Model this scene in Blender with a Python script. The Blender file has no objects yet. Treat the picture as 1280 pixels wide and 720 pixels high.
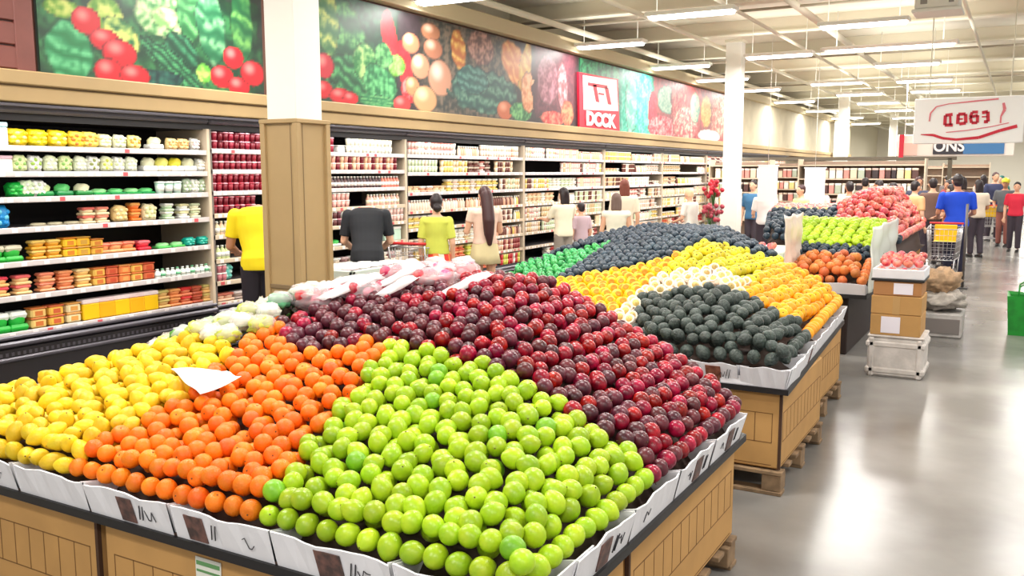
import bpy, bmesh, math, random
import numpy as np
from mathutils import Vector, Matrix, Euler, noise as mn
random.seed(7)
S = bpy.context.scene
COL = S.collection
PI = math.pi

# ------------------------------------------------------------------ camera
F, H, CX, CY, VX, HY = 1120., 1.85, 640, 360, 1278, 215
pitch = math.atan((CY-HY)/F)
yaw = math.atan((VX-CX)*math.cos(pitch)/F)
cd = bpy.data.cameras.new('camera'); cam = bpy.data.objects.new('camera', cd); COL.objects.link(cam)
cam.location = (0, 0, H); cam.rotation_euler = (PI/2-pitch, 0, yaw)
cd.sensor_width = 36; cd.lens = F/1280*36; cd.clip_end = 200; cd.clip_start = .05
S.camera = cam
_f = Vector((-math.sin(yaw)*math.cos(pitch), math.cos(yaw)*math.cos(pitch), -math.sin(pitch)))
_r = Vector((math.cos(yaw), math.sin(yaw), 0)); _u = _r.cross(_f)
def _ray(x, y): return _f+_r*((x-CX)/F)-_u*((y-CY)/F)
def wallpt(x, y, X=-7.17):
    d = _ray(x, y); t = X/d.x; return (d.y*t, H+d.z*t)
def walley(x, X=-7.17): return wallpt(x, 214, X)[0]

# ------------------------------------------------------------------ materials
M = {}
def lin(c):
    return tuple(((v/12.92) if v <= .04045 else ((v+.055)/1.055)**2.4) for v in c)
def rgb(r, g, b): return lin((r/255, g/255, b/255))
def mat(name, col, rough=.5, metal=0, vary=0, noise=0, nscale=12, col2=None, emit=0, alpha=1, trans=0, spec=.5, bump=0, bscale=60, sss=0, coat=0):
    if name in M: return M[name]
    m = bpy.data.materials.new(name); m.use_nodes = True
    nt = m.node_tree; b = nt.nodes['Principled BSDF']; L = nt.links.new
    b.inputs['Roughness'].default_value = rough; b.inputs['Metallic'].default_value = metal
    b.inputs['Specular IOR Level'].default_value = spec
    b.inputs['Alpha'].default_value = alpha; b.inputs['Transmission Weight'].default_value = trans
    if coat: b.inputs['Coat Weight'].default_value = coat
    if sss:
        b.inputs['Subsurface Weight'].default_value = sss; b.inputs['Subsurface Scale'].default_value = .02
    c = (*col, 1); b.inputs['Base Color'].default_value = c; src = None
    if emit:
        b.inputs['Emission Color'].default_value = c; b.inputs['Emission Strength'].default_value = emit
    tc = None
    if noise or bump or col2:
        tc = nt.nodes.new('ShaderNodeTexCoord')
    if noise or col2:
        n = nt.nodes.new('ShaderNodeTexNoise'); n.inputs['Scale'].default_value = nscale; n.inputs['Detail'].default_value = 4
        L(tc.outputs['Object'], n.inputs['Vector'])
        mx = nt.nodes.new('ShaderNodeMix'); mx.data_type = 'RGBA'
        c2 = col2 if col2 else tuple(v*(1-noise) for v in col)
        mx.inputs[6].default_value = c; mx.inputs[7].default_value = (*c2, 1)
        rp = nt.nodes.new('ShaderNodeMapRange'); rp.inputs[1].default_value = .38; rp.inputs[2].default_value = .62
        L(n.outputs['Fac'], rp.inputs[0]); L(rp.outputs[0], mx.inputs[0]); src = mx.outputs[2]
    if vary:
        oi = nt.nodes.new('ShaderNodeObjectInfo'); hs = nt.nodes.new('ShaderNodeHueSaturation')
        r1 = nt.nodes.new('ShaderNodeMapRange'); r1.inputs[3].default_value = .5-vary*.012; r1.inputs[4].default_value = .5+vary*.012
        r2 = nt.nodes.new('ShaderNodeMapRange'); r2.inputs[3].default_value = 1-vary*.35; r2.inputs[4].default_value = 1+vary*.2
        wn = nt.nodes.new('ShaderNodeTexWhiteNoise'); wn.noise_dimensions = '1D'
        L(oi.outputs['Random'], r1.inputs[0]); L(oi.outputs['Random'], wn.inputs['W']); L(wn.outputs['Value'], r2.inputs[0])
        L(r1.outputs[0], hs.inputs['Hue']); L(r2.outputs[0], hs.inputs['Value'])
        if src: L(src, hs.inputs['Color'])
        else: hs.inputs['Color'].default_value = c
        src = hs.outputs['Color']
    if src: L(src, b.inputs['Base Color'])
    if bump:
        n2 = nt.nodes.new('ShaderNodeTexNoise'); n2.inputs['Scale'].default_value = bscale; n2.inputs['Detail'].default_value = 2
        L(tc.outputs['Object'], n2.inputs['Vector'])
        bp = nt.nodes.new('ShaderNodeBump'); bp.inputs['Strength'].default_value = bump; bp.inputs['Distance'].default_value = .01
        L(n2.outputs['Fac'], bp.inputs['Height']); L(bp.outputs['Normal'], b.inputs['Normal'])
    M[name] = m; return m
def flat(c, rough=.45):
    """plain colour material from 0-255 rgb"""
    return mat('paint_%02x%02x%02x_%d' % (*[int(v) for v in c], int(rough*100)), rgb(*c), rough)

# ------------------------------------------------------------------ mesh builder
class MB:
    def __init__(s): s.v = []; s.f = []; s.m = []; s.mats = []; s.sm = []
    def mi(s, m):
        if m not in s.mats: s.mats.append(m)
        return s.mats.index(m)
    def add(s, vs, fs, m, smooth=False, T=None):
        o = len(s.v); k = s.mi(m)
        for p in vs:
            s.v.append(tuple(T @ Vector(p)) if T is not None else tuple(p))
        for f in fs:
            s.f.append([i+o for i in f]); s.m.append(k); s.sm.append(smooth)
        return s
    def box(s, x0, x1, y0, y1, z0, z1, m, T=None, b=0):
        if b:
            b = min(b, abs(x1-x0)/2.1, abs(y1-y0)/2.1, abs(z1-z0)/2.1)
            vs = []; idx = {}
            for sx in (0, 1):
                for sy in (0, 1):
                    for sz in (0, 1):
                        X = (x0, x1)[sx]; Y = (y0, y1)[sy]; Z = (z0, z1)[sz]
                        dx = b if sx == 0 else -b; dy = b if sy == 0 else -b; dz = b if sz == 0 else -b
                        for k, p in enumerate([(X, Y+dy, Z+dz), (X+dx, Y, Z+dz), (X+dx, Y+dy, Z)]):
                            idx[(sx, sy, sz, k)] = len(vs); vs.append(p)
            g = idx; fs = []
            for a in (0, 1):
                q = [g[(a, 0, 0, 0)], g[(a, 1, 0, 0)], g[(a, 1, 1, 0)], g[(a, 0, 1, 0)]]; fs.append(q if a else q[::-1])
                q = [g[(0, a, 0, 1)], g[(1, a, 0, 1)], g[(1, a, 1, 1)], g[(0, a, 1, 1)]]; fs.append(q[::-1] if a else q)
                q = [g[(0, 0, a, 2)], g[(1, 0, a, 2)], g[(1, 1, a, 2)], g[(0, 1, a, 2)]]; fs.append(q if a else q[::-1])
            for a in (0, 1):
                for c in (0, 1):
                    fs.append([g[(a, c, 0, 0)], g[(a, c, 0, 1)], g[(a, c, 1, 1)], g[(a, c, 1, 0)]])
                    fs.append([g[(a, 0, c, 0)], g[(a, 0, c, 2)], g[(a, 1, c, 2)], g[(a, 1, c, 0)]])
                    fs.append([g[(0, a, c, 1)], g[(0, a, c, 2)], g[(1, a, c, 2)], g[(1, a, c, 1)]])
                    for d in (0, 1): fs.append([g[(a, c, d, 0)], g[(a, c, d, 1)], g[(a, c, d, 2)]])
            return s.add(vs, fs, m, False, T)
        vs = [(x0, y0, z0), (x1, y0, z0), (x1, y1, z0), (x0, y1, z0), (x0, y0, z1), (x1, y0, z1), (x1, y1, z1), (x0, y1, z1)]
        fs = [(0, 3, 2, 1), (4, 5, 6, 7), (0, 1, 5, 4), (1, 2, 6, 5), (2, 3, 7, 6), (3, 0, 4, 7)]
        return s.add(vs, fs, m, False, T)
    def lathe(s, prof, m, n=20, T=None, smooth=True, mfun=None):
        vs = []; fs = []
        for (r, z) in prof:
            for i in range(n):
                a = 2*PI*i/n; vs.append((r*math.cos(a), r*math.sin(a), z))
        for j in range(len(prof)-1):
            for i in range(n):
                fs.append((j*n+i, j*n+(i+1) % n, (j+1)*n+(i+1) % n, (j+1)*n+i))
        if prof[0][0] > 1e-6: fs.append(tuple(range(n))[::-1])
        if prof[-1][0] > 1e-6: fs.append(tuple((len(prof)-1)*n+i for i in range(n)))
        return s.add(vs, fs, m, smooth, T)
    def ell(s, c, r, m, n=16, k=10, T=None, fn=None):
        if not hasattr(r, '__len__'): r = (r, r, r)
        vs = [(0, 0, -1)]; fs = []
        for j in range(1, k):
            t = PI*j/k
            for i in range(n):
                a = 2*PI*i/n; vs.append((math.sin(t)*math.cos(a), math.sin(t)*math.sin(a), -math.cos(t)))
        vs.append((0, 0, 1))
        for i in range(n):
            fs.append((0, 1+(i+1) % n, 1+i)); fs.append((len(vs)-1, 1+(k-2)*n+i, 1+(k-2)*n+(i+1) % n))
        for j in range(k-2):
            for i in range(n):
                fs.append((1+j*n+i, 1+j*n+(i+1) % n, 1+(j+1)*n+(i+1) % n, 1+(j+1)*n+i))
        if fn: vs = [fn(Vector(p)) for p in vs]
        vs = [(c[0]+p[0]*r[0], c[1]+p[1]*r[1], c[2]+p[2]*r[2]) for p in vs]
        return s.add(vs, fs, m, True, T)
    def tube(s, p0, p1, r0, m, r1=None, n=8, smooth=True):
        p0 = Vector(p0); p1 = Vector(p1); d = p1-p0
        if d.length < 1e-6: return s
        r1 = r0 if r1 is None else r1
        q = d.to_track_quat('Z', 'Y').to_matrix().to_4x4(); T = Matrix.Translation(p0) @ q
        return s.lathe([(r0, 0), (r1, d.length)], m, n, T, smooth)
    def path(s, pts, r, m, n=6):
        for a, b in zip(pts, pts[1:]): s.tube(a, b, r, m, n=n)
        return s
    def cap(s, p0, r0, p1, r1, m, n=12):
        s.tube(p0, p1, r0, m, r1, n); s.ell(p0, r0, m, n, 8); s.ell(p1, r1, m, n, 8); return s
    def mesh(s, name):
        me = bpy.data.meshes.new(name); me.from_pydata(s.v, [], s.f)
        for m in s.mats: me.materials.append(m)
        me.polygons.foreach_set('material_index', s.m); me.polygons.foreach_set('use_smooth', s.sm)
        me.update(); return me
    def obj(s, name, parent=None, loc=None):
        o = bpy.data.objects.new(name, s.mesh(name)); COL.objects.link(o)
        if parent: o.parent = parent
        if loc: o.location = loc
        return o
def tag(o, label=None, cat=None, group=None, kind=None):
    if label: o['label'] = label
    if cat: o['category'] = cat
    if group: o['group'] = group
    if kind: o['kind'] = kind
    return o
def empty(name, loc, rz=0):
    o = bpy.data.objects.new(name, None); COL.objects.link(o); o.location = loc; o.rotation_euler = (0, 0, rz); return o
def struct(mb, name):
    o = mb.obj(name); o['kind'] = 'structure'; return o
def dup(src, loc=None, rot=None, label=None, group=None, scale=None):
    c = src.copy(); COL.objects.link(c)
    if loc is not None: c.location = loc
    if rot is not None: c.rotation_euler = rot
    if scale is not None: c.scale = scale
    if label: c['label'] = label
    if group: c['group'] = group
    for ch in src.children:
        d = ch.copy(); COL.objects.link(d); d.parent = c
        for g in ch.children:
            e = g.copy(); COL.objects.link(e); e.parent = d
    return c
def nz(x, y, z=0): return mn.noise(Vector((x, y, z)))

# ------------------------------------------------------------------ setting
cream = mat('cream_ceiling', rgb(236, 231, 214), .8, noise=.10, nscale=.7)
beamc = mat('cream_beam', rgb(226, 220, 200), .7)
white_p = mat('white_paint', rgb(240, 238, 230), .6)
tan = mat('tan_trim', rgb(176, 148, 104), .55, noise=.06, nscale=3)
tan_d = mat('tan_trim_groove', rgb(128, 106, 76), .6)
darkm = mat('black_case', rgb(34, 30, 34), .45)
greym = mat('grey_case_metal', rgb(88, 84, 92), .35, metal=.3)
lip = mat('pale_shelf_lip', rgb(214, 205, 205), .45)
cardb = mat('cardboard', rgb(194, 148, 88), .75, noise=.10, nscale=5)
cardl = mat('cardboard_print', rgb(120, 84, 44), .8)
whitet = mat('white_tray_card', rgb(236, 235, 240), .55, noise=.05, nscale=8)
blackb = mat('black_board', rgb(26, 24, 26), .5)
woodp = mat('pallet_wood', rgb(150, 122, 92), .85, noise=.35, nscale=14)

fl = MB().box(-8.4, 9, -3, 62, -.1, 0, None)
floor_m = bpy.data.materials.new('polished_concrete'); floor_m.use_nodes = True
nt = floor_m.node_tree; b = nt.nodes['Principled BSDF']; L = nt.links.new
tc = nt.nodes.new('ShaderNodeTexCoord')
n1 = nt.nodes.new('ShaderNodeTexNoise'); n1.inputs['Scale'].default_value = 1.1; n1.inputs['Detail'].default_value = 6
n2 = nt.nodes.new('ShaderNodeTexNoise'); n2.inputs['Scale'].default_value = 30
L(tc.outputs['Object'], n1.inputs['Vector']); L(tc.outputs['Object'], n2.inputs['Vector'])
cr = nt.nodes.new('ShaderNodeValToRGB'); cr.color_ramp.elements[0].position = .35; cr.color_ramp.elements[1].position = .68
cr.color_ramp.elements[0].color = (*rgb(118, 115, 112), 1); cr.color_ramp.elements[1].color = (*rgb(142, 139, 135), 1)
L(n1.outputs['Fac'], cr.inputs[0]); L(cr.outputs[0], b.inputs['Base Color'])
rr = nt.nodes.new('ShaderNodeMapRange'); rr.inputs[3].default_value = .14; rr.inputs[4].default_value = .30
L(n1.outputs['Fac'], rr.inputs[0]); L(rr.outputs[0], b.inputs['Roughness'])
b.inputs['Specular IOR Level'].default_value = .5
fl.mats = [floor_m]
struct(fl, 'floor')
CZ = 4.75
struct(MB().box(-8.4, 9, -3, 62, CZ, CZ+.1, cream), 'ceiling')
struct(MB().box(-8.5, -8.2, -3, 62, 0, CZ, mat('cream_wall', rgb(232, 224, 200), .8)), 'wall_left')
struct(MB().box(-8.5, 9, 62, 62.2, 0, CZ, mat('pale_wall', rgb(240, 234, 220), .8)), 'wall_back')
# joists across the hall, pipes along it
k = 0
for yy in [1.5+3.25*i for i in range(18)]:
    mb = MB().box(-8.2, 9, yy-.07, yy+.07, CZ-.24, CZ, beamc).box(-8.2, 9, yy-.13, yy+.13, CZ-.27, CZ-.24, beamc)
    o = mb.obj('ceiling_beam'); tag(o, kind='structure'); k += 1
for yy in [4.6, 7.8, 11.2, 14.6, 21.1, 27.6]:
    o = MB().tube((-8.2, yy, CZ-.36), (9, yy, CZ-.36), .022, mat('pipe_grey', rgb(168, 158, 140), .5)).obj('ceiling_pipe')
    tag(o, kind='structure')
for xx, r, z in [(-6.9, .05, 4.28), (-5.55, .04, 4.38), (-4.0, .03, 4.32), (-3.2, .06, 4.4), (-.9, .03, 4.35), (.4, .05, 4.4)]:
    o = MB().tube((xx, -2, z), (xx, 61, z), r, beamc, n=10).obj('ceiling_pipe'); tag(o, kind='structure')
# soffit beam above mural, mural backing wall, tan fascia
struct(MB().box(-8.2, -7.19, -3, 45, 2.41, 4.2, mat('brown_wall', rgb(98, 62, 50), .7)), 'trim_1')
tb = MB().box(-7.25, -7.02, -3, 45, 3.95, 4.17, mat('beige_soffit', rgb(200, 186, 152), .6), b=.01)
struct(tb, 'trim_2')
tb = MB().box(-7.3, -7.08, -3, 45, 2.41, 2.535, tan, b=.01).box(-7.3, -7.06, -3, 45, 2.55, 2.665, tan, b=.01).box(-7.3, -7.1, -3, 45, 2.53, 2.555, tan_d)
struct(tb, 'trim_3')
# slatted dark board left of the mural
tb = MB()
for i in range(7):
    z0 = 2.68+i*.19
    tb.box(-7.2, -7.15, -3, 4.64, z0, z0+.175, mat('russet_slat', rgb(122, 66, 58), .5, noise=.15, nscale=4), b=.008)
    tb.box(-7.2, -7.17, -3, 4.64, z0+.17, z0+.192, mat('russet_gap', rgb(60, 30, 28), .6))
tb.box(-7.2, -7.145, 4.5, 4.66, 2.67, 3.95, mat('russet_slat', None), b=.005)
struct(tb, 'trim_4')
struct(MB().box(-7.2, -7.16, 25.7, 45, 2.665, 3.95, mat('beige_upper_wall', rgb(206, 196, 170), .8, noise=.12, nscale=2)), 'trim_5')

# ------------------------------------------------------------------ columns
def column(y, wainscot, label, w=.31, x=-5.2):
    e = empty('square_column', (x, y, 0)); tag(e, label, 'column', kind=None)
    h = w/2
    MB().box(-h, h, -h, h, 2.26 if wainscot else 0, CZ-.27, white_p, b=.006).obj('shaft', e)
    MB().box(-h-.03, h+.03, -h-.03, h+.03, CZ-.32, CZ-.27, beamc, b=.005).obj('cap_plate', e)
    if wainscot:
        g = h+.02
        c = MB().box(-g, g, -g, g, .0, 2.24, tan)
        c.obj('cladding', e)
        t = MB()
        for sx, sy in ((1, 1), (1, -1), (-1, 1), (-1, -1)):
            t.box(sx*g-.025, sx*g+.025, sy*g-.025, sy*g+.025, 0, 2.24, tan, b=.004)
        t.box(.105, .112, -g-.002, -g+.01, 0, 2.24, tan_d); t.box(g-.01, g+.002, -.112, -.105, 0, 2.24, tan_d)
        t.obj('corner_board', e)
        MB().box(-g-.03, g+.03, -g-.03, g+.03, 2.235, 2.27, tan, b=.006).obj('top_moulding', e)
        MB().box(-g-.012, g+.012, -g-.012, g+.012, .9, .935, tan_d, b=.004).obj('rail', e)
    else:
        MB().box(-h-.02, h+.02, -h-.02, h+.02, 0, 1.5, white_p, b=.004).obj('base_cladding', e)
    return e
column(5.6, True, 'nearest white square column clad in tan boards up to head height')
column(18.4, False, 'slim white square column standing behind the dark blue fruit')
column(31.3, False, 'distant thin white column right of the nearer slim white one')
for yy in (44.3,):
    column(yy, False, 'very far white column near the end of the hall')
column(40, False, 'far white post between the two hanging white banners', .35, -6.8)

# ------------------------------------------------------------------ lamps
em = mat('lamp_tube_glow', (1, .98, .94), .4, emit=7)
housing = mat('lamp_housing', rgb(238, 236, 228), .5)
def fixture_proto():
    e = empty('ceiling_lamp', (0, 0, 0))
    MB().box(-.64, .64, -.13, .13, .03, .09, housing, b=.01).obj('housing', e)
    MB().box(-.60, .60, -.10, .10, -.01, .035, em, b=.02).obj('diffuser', e)
    MB().tube((-.5, 0, .08), (-.5, 0, .72), .006, housing).obj('hanger', e); MB().tube((.5, 0, .08), (.5, 0, .72), .006, housing).obj('hanger', e)
    tag(e, 'white strip lamp hanging below the ceiling', 'ceiling lamp'); return e
proto = fixture_proto()
first = True
rowsx = {-6.35: ('over the cooler wall', [3.2, 6.5, 9.85, 14.7, 18.4, 21.4, 24.6, 29.2, 34, 39, 44]),
         -4.15: ('in the middle of the hall', [23.7, 27.3, 31, 35, 40, 45, 50, 56]),
         -2.2: ('over the fruit tables', [14.5, 17.4, 20.3, 24, 27.2, 30.5, 34, 38, 42, 47, 52, 57]),
         -4.15001: ('in the middle of the hall', [2.6, 7.2, 12.4, 17.6]),
         -2.20001: ('over the fruit tables', [-.6, 4.2, 8.6]),
         .6: ('over the open aisle', [-1, 4, 9, 15, 21, 27, 33, 39, 45, 51, 57]), 3.4: ('right of the aisle', [-1, 5, 11, 17, 23, 31, 39])}  # the farthest lamps of the rows are added to brighten the end wall
for x, (w, ys) in rowsx.items():
    for i, yy in enumerate(ys):
        z = 4.0 if x < -1 else 4.05
        sc = (1.75, 1, 1) if (abs(x+2.2) < .01 and yy == 17.4) else (1, 1, 1)
        rank = ('nearest', 'second', 'third', 'fourth', 'fifth', 'sixth', 'seventh', 'eighth', 'ninth', 'tenth', 'eleventh', 'twelfth', 'thirteenth')[i]
        lb = 'white strip lamp %s, %s of its row' % (w, rank)
        if x in (-4.15001, -2.20001): lb = 'white strip lamp %s, %s of those above the displays' % (w, rank)
        if first: o = proto; o.location = (x, yy, z); first = False; o['label'] = lb
        else: o = dup(proto, (x, yy, z), None, lb)
        o.scale = sc
        o['group'] = 'strip lamps '+w
        if yy < 60:
            ld = bpy.data.lights.new('lamp_light', 'AREA'); ld.shape = 'RECTANGLE'; ld.size = 1.2*sc[0]; ld.size_y = .2
            ld.energy = 74*sc[0]*(1 if yy < 22 else 1.1 if yy < 35 else 1.5); ld.color = (1, .975, .93)
            lo = bpy.data.objects.new('lamp_light', ld); COL.objects.link(lo); lo.location = (x, yy, z-.03)
        ld = bpy.data.lights.new('added_ceiling_fill', 'AREA'); ld.shape = 'RECTANGLE'; ld.size = 1.6*sc[0]; ld.size_y = 1.2  # added fill facing up to brighten the ceiling, not part of the fixtures
        ld.energy = 11*sc[0] if yy < 22 else 15; ld.color = (1, .975, .92)
        lo = bpy.data.objects.new('added_ceiling_fill', ld); COL.objects.link(lo); lo.location = (x, yy, z+.11); lo.rotation_euler = (PI, 0, 0)

# mural
def mural_colour(Y, Z, shapes, bg):
    """Y, Z arrays -> rgb (0-255)"""
    c = np.zeros((len(Y), 3)); c[:] = bg
    nse = np.array([nz(a*7, b*7, 1) for a, b in zip(Y, Z)]); ns2 = np.array([nz(a*19, b*19, 5) for a, b in zip(Y, Z)])
    c *= (1+.35*nse+.2*ns2)[:, None]
    for s in shapes:
        kind, cx, cy, rx, ry, rot, col, col2, st = s
        y0, z0 = wallpt(cx, cy); ry_ = abs(wallpt(cx+rx, cy)[0]-wallpt(cx-rx, cy)[0])/2; rz_ = abs(wallpt(cx, cy+ry)[1]-wallpt(cx, cy-ry)[1])/2
        dy = Y-y0; dz = Z-z0; a = math.radians(rot)
        sc = ry_/max(rz_, 1e-3)
        u = (dy*math.cos(a)+dz*math.sin(a))/ry_; v = (-dy*math.sin(a)+dz*math.cos(a))/rz_
        wob = .14*nse if st != 'r' else .03*nse
        d = u*u+v*v+wob*2
        if kind == 'b': d = np.maximum(abs(u), abs(v))+wob
        ins = d < 1
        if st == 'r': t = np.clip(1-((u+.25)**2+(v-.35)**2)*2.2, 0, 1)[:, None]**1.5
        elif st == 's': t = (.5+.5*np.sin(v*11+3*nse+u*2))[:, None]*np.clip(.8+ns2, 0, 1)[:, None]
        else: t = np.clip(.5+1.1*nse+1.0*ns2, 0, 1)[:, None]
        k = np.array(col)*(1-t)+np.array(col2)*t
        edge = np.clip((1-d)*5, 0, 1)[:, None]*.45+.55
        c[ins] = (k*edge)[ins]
    return np.clip(c, 0, 255)
G1, G2 = (24, 104, 52), (120, 200, 120); DG1, DG2 = (8, 62, 40), (60, 150, 100); R1, R2 = (205, 22, 36), (250, 150, 140)
LG1, LG2 = (90, 160, 40), (210, 235, 120)
T1 = [('e', 85, 65, 30, 40, 0, (20, 130, 70), (110, 220, 150), 's'), ('e', 75, 10, 22, 12, 0, LG1, LG2, 'n'),
      ('e', 130, 25, 25, 28, -40, LG1, LG2, 'n'), ('e', 150, 45, 26, 20, -35, G1, LG2, 'n'),
      ('e', 200, 18, 34, 30, 0, (60, 140, 70), (200, 230, 170), 'n'), ('e', 205, 22, 18, 14, 0, (120, 180, 100), (225, 240, 190), 'n'),
      ('e', 235, 15, 16, 40, 0, G1, G2, 's'), ('e', 262, 35, 18, 48, 8, (20, 100, 60), (130, 200, 140), 's'), ('e', 300, 30, 14, 50, 0, (20, 90, 50), (110, 180, 90), 's'),
      ('e', 225, 65, 22, 22, -30, DG1, DG2, 's'), ('e', 215, 82, 46, 15, -32, DG1, (80, 180, 110), 's'), ('e', 200, 98, 28, 10, 0, (10, 50, 50), (40, 110, 90), 'n'),
      ('e', 106, 26, 19, 18, 0, R1, R2, 'r'), ('e', 130, 50, 20, 14, 0, R1, R2, 'r'), ('e', 148, 67, 22, 18, 0, R1, R2, 'r'), ('e', 135, 90, 19, 17, 0, R1, R2, 'r'), ('e', 167, 95, 19, 14, 0, R1, R2, 'r'),
      ('e', 253, 92, 9, 12, 0, (90, 190, 60), (200, 240, 120), 'n'), ('e', 290, 72, 13, 14, 0, R1, R2, 'r'), ('e', 276, 96, 15, 14, 0, R1, R2, 'r'), ('e', 297, 108, 14, 12, 0, R1, R2, 'r'), ('e', 314, 92, 15, 16, 0, (190, 24, 36), R2, 'r')]
T2 = [('e', 425, 55, 32, 62, 12, (10, 84, 48), (110, 200, 110), 's'), ('e', 408, 30, 14, 44, 0, (40, 120, 60), LG2, 's'), ('e', 445, 100, 34, 26, -20, (10, 84, 48), (90, 190, 110), 's'),
      ('e', 485, 45, 9, 34, 14, R1, (235, 40, 50), 'n'), ('e', 505, 85, 9, 34, 14, R1, (235, 40, 50), 'n'), ('e', 512, 112, 12, 16, 0, R1, R2, 'n'),
      ('e', 455, 78, 15, 24, 0, (30, 130, 60), (180, 230, 140), 'n'), ('e', 473, 105, 22, 24, -12, (20, 110, 60), (110, 210, 130), 'n'), ('e', 494, 82, 11, 14, 0, LG1, (150, 220, 120), 'n'), ('e', 478, 70, 12, 16, 0, G1, G2, 'n'),
      ('e', 470, 127, 22, 8, 0, (20, 120, 70), G2, 's'),
      ('e', 404, 82, 12, 16, 0, (200, 30, 50), R2, 'r'), ('e', 403, 112, 12, 11, 0, R1, R2, 'r'), ('e', 424, 120, 14, 10, 0, R1, R2, 'r'), ('e', 437, 123, 10, 8, 0, R1, R2, 'r'),
      ('e', 512, 54, 11, 13, 0, (176, 120, 84), (240, 214, 180), 'r'), ('e', 537, 40, 12, 11, 0, (166, 116, 80), (236, 208, 180), 'r'), ('e', 540, 61, 12, 13, 0, (170, 116, 84), (236, 208, 180), 'r'),
      ('e', 524, 83, 12, 16, 0, (186, 140, 104), (244, 222, 196), 'r'), ('e', 549, 98, 15, 23, 0, (196, 150, 116), (246, 220, 204), 'r'), ('e', 514, 108, 9, 12, 0, (200, 140, 90), (246, 214, 170), 'r'), ('e', 530, 124, 15, 17, 0, (206, 164, 110), (246, 226, 180), 'r'), ('e', 501, 130, 11, 10, 0, (210, 50, 50), R2, 'r'),
      ('e', 572, 62, 9, 26, 12, (190, 110, 40), (240, 214, 110), 's'), ('e', 600, 60, 17, 22, 0, (90, 60, 50), (200, 160, 140), 'n'), ('e', 642, 80, 18, 24, -30, (210, 130, 60), (246, 200, 120), 's'), ('e', 655, 85, 7, 34, -20, (200, 150, 60), (230, 220, 120), 's'),
      ('e', 605, 115, 42, 28, 0, (24, 80, 72), (110, 170, 140), 's'), ('e', 590, 100, 20, 18, 0, (30, 90, 84), (100, 170, 150), 's'), ('e', 630, 138, 10, 12, 0, (200, 110, 60), (240, 180, 140), 'r'), ('e', 650, 140, 14, 12, 0, G1, G2, 'n'), ('e', 660, 115, 10, 26, 0, (200, 130, 80), (240, 200, 150), 'n'),
      ('b', 694, 100, 28, 50, 0, (84, 44, 56), (112, 62, 72), 'n'), ('e', 684, 100, 14, 32, 0, (120, 74, 84), (176, 130, 140), 'n'), ('e', 702, 110, 6, 32, 6, (150, 80, 84), (226, 170, 170), 'n'), ('e', 690, 148, 16, 9, 0, (180, 50, 50), (240, 150, 120), 'n'), ('e', 708, 142, 8, 16, 0, (180, 80, 60), (240, 160, 110), 'n')]
T3 = [('b', 760, 130, 60, 70, 0, (6, 92, 58), (60, 190, 120), 'n'), ('b', 795, 130, 22, 60, 0, (20, 176, 140), (120, 230, 200), 'n'), ('e', 788, 130, 7, 40, 0, (90, 190, 160), (180, 230, 210), 's'),
      ('e', 815, 140, 6, 26, 0, (176, 16, 40), (226, 60, 80), 'n'), ('e', 833, 125, 12, 18, 0, (120, 180, 150), (180, 220, 190), 'n'), ('b', 848, 130, 10, 30, 0, (140, 24, 36), (230, 130, 110), 'n'),
      ('e', 828, 160, 18, 16, 0, (190, 40, 60), (244, 190, 180), 'n'), ('e', 856, 155, 16, 22, 0, (180, 50, 60), (240, 200, 170), 'n'), ('e', 868, 135, 6, 20, 0, (90, 150, 130), (190, 190, 150), 'n'), ('e', 882, 140, 7, 20, 0, (210, 150, 50), (244, 200, 110), 'n'), ('b', 900, 145, 12, 28, 0, (170, 70, 60), (240, 190, 160), 'n'), ('e', 886, 170, 14, 8, 0, (230, 220, 210), (250, 246, 240), 'n')]
mural_m = bpy.data.materials.new('mural_print'); mural_m.use_nodes = True
_n = mural_m.node_tree; _b = _n.nodes['Principled BSDF']; _a = _n.nodes.new('ShaderNodeVertexColor'); _a.layer_name = 'Col'
_n.links.new(_a.outputs['Color'], _b.inputs['Base Color']); _b.inputs['Roughness'].default_value = .45
def mural(y0, y1, shapes, bg, label, cell):
    nY = int((y1-y0)/cell)+1; nZ = int(1.25/.02)+1
    ys = np.linspace(y0, y1, nY); zs = np.linspace(2.67, 3.92, nZ)
    Yg, Zg = np.meshgrid(ys, zs); Yf = Yg.ravel(); Zf = Zg.ravel()
    colr = mural_colour(Yf, Zf, shapes, bg)/255.; colr = np.where(colr <= .04045, colr/12.92, ((colr+.055)/1.055)**2.4)*np.array([.82, .70, .74])
    vs = [(-7.15, a, b_) for a, b_ in zip(Yf, Zf)]; n = len(vs)
    fs = [(j*nY+i, j*nY+i+1, (j+1)*nY+i+1, (j+1)*nY+i) for j in range(nZ-1) for i in range(nY-1)]
    vs += [(-7.19, y0, 2.67), (-7.19, y1, 2.67), (-7.19, y1, 3.92), (-7.19, y0, 3.92)]
    fs += [(n+3, n+2, n+1, n), (0, n, n+1, nY-1), ((nZ-1)*nY, (nZ-1)*nY+nY-1, n+2, n+3), (0, (nZ-1)*nY, n+3, n), (nY-1, n+1, n+2, n-1)]
    me = bpy.data.meshes.new('produce_mural'); me.from_pydata(vs, [], fs); me.materials.append(mural_m)
    ca = me.color_attributes.new('Col', 'FLOAT_COLOR', 'POINT')
    full = np.ones((len(vs), 4)); full[:n, :3] = colr; full[n:, :3] = .1
    ca.data.foreach_set('color', full.ravel()); me.update()
    o = bpy.data.objects.new('produce_mural', me); COL.objects.link(o); tag(o, label, 'mural'); return o
mural(4.70, 7.24, [('b', 190, 60, 150, 80, 0, (10, 60, 36), (50, 130, 70), 's')]+T1, (30, 40, 34), 'mural panel of cabbages, lettuce and tomatoes left of the near column', .02)
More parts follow.
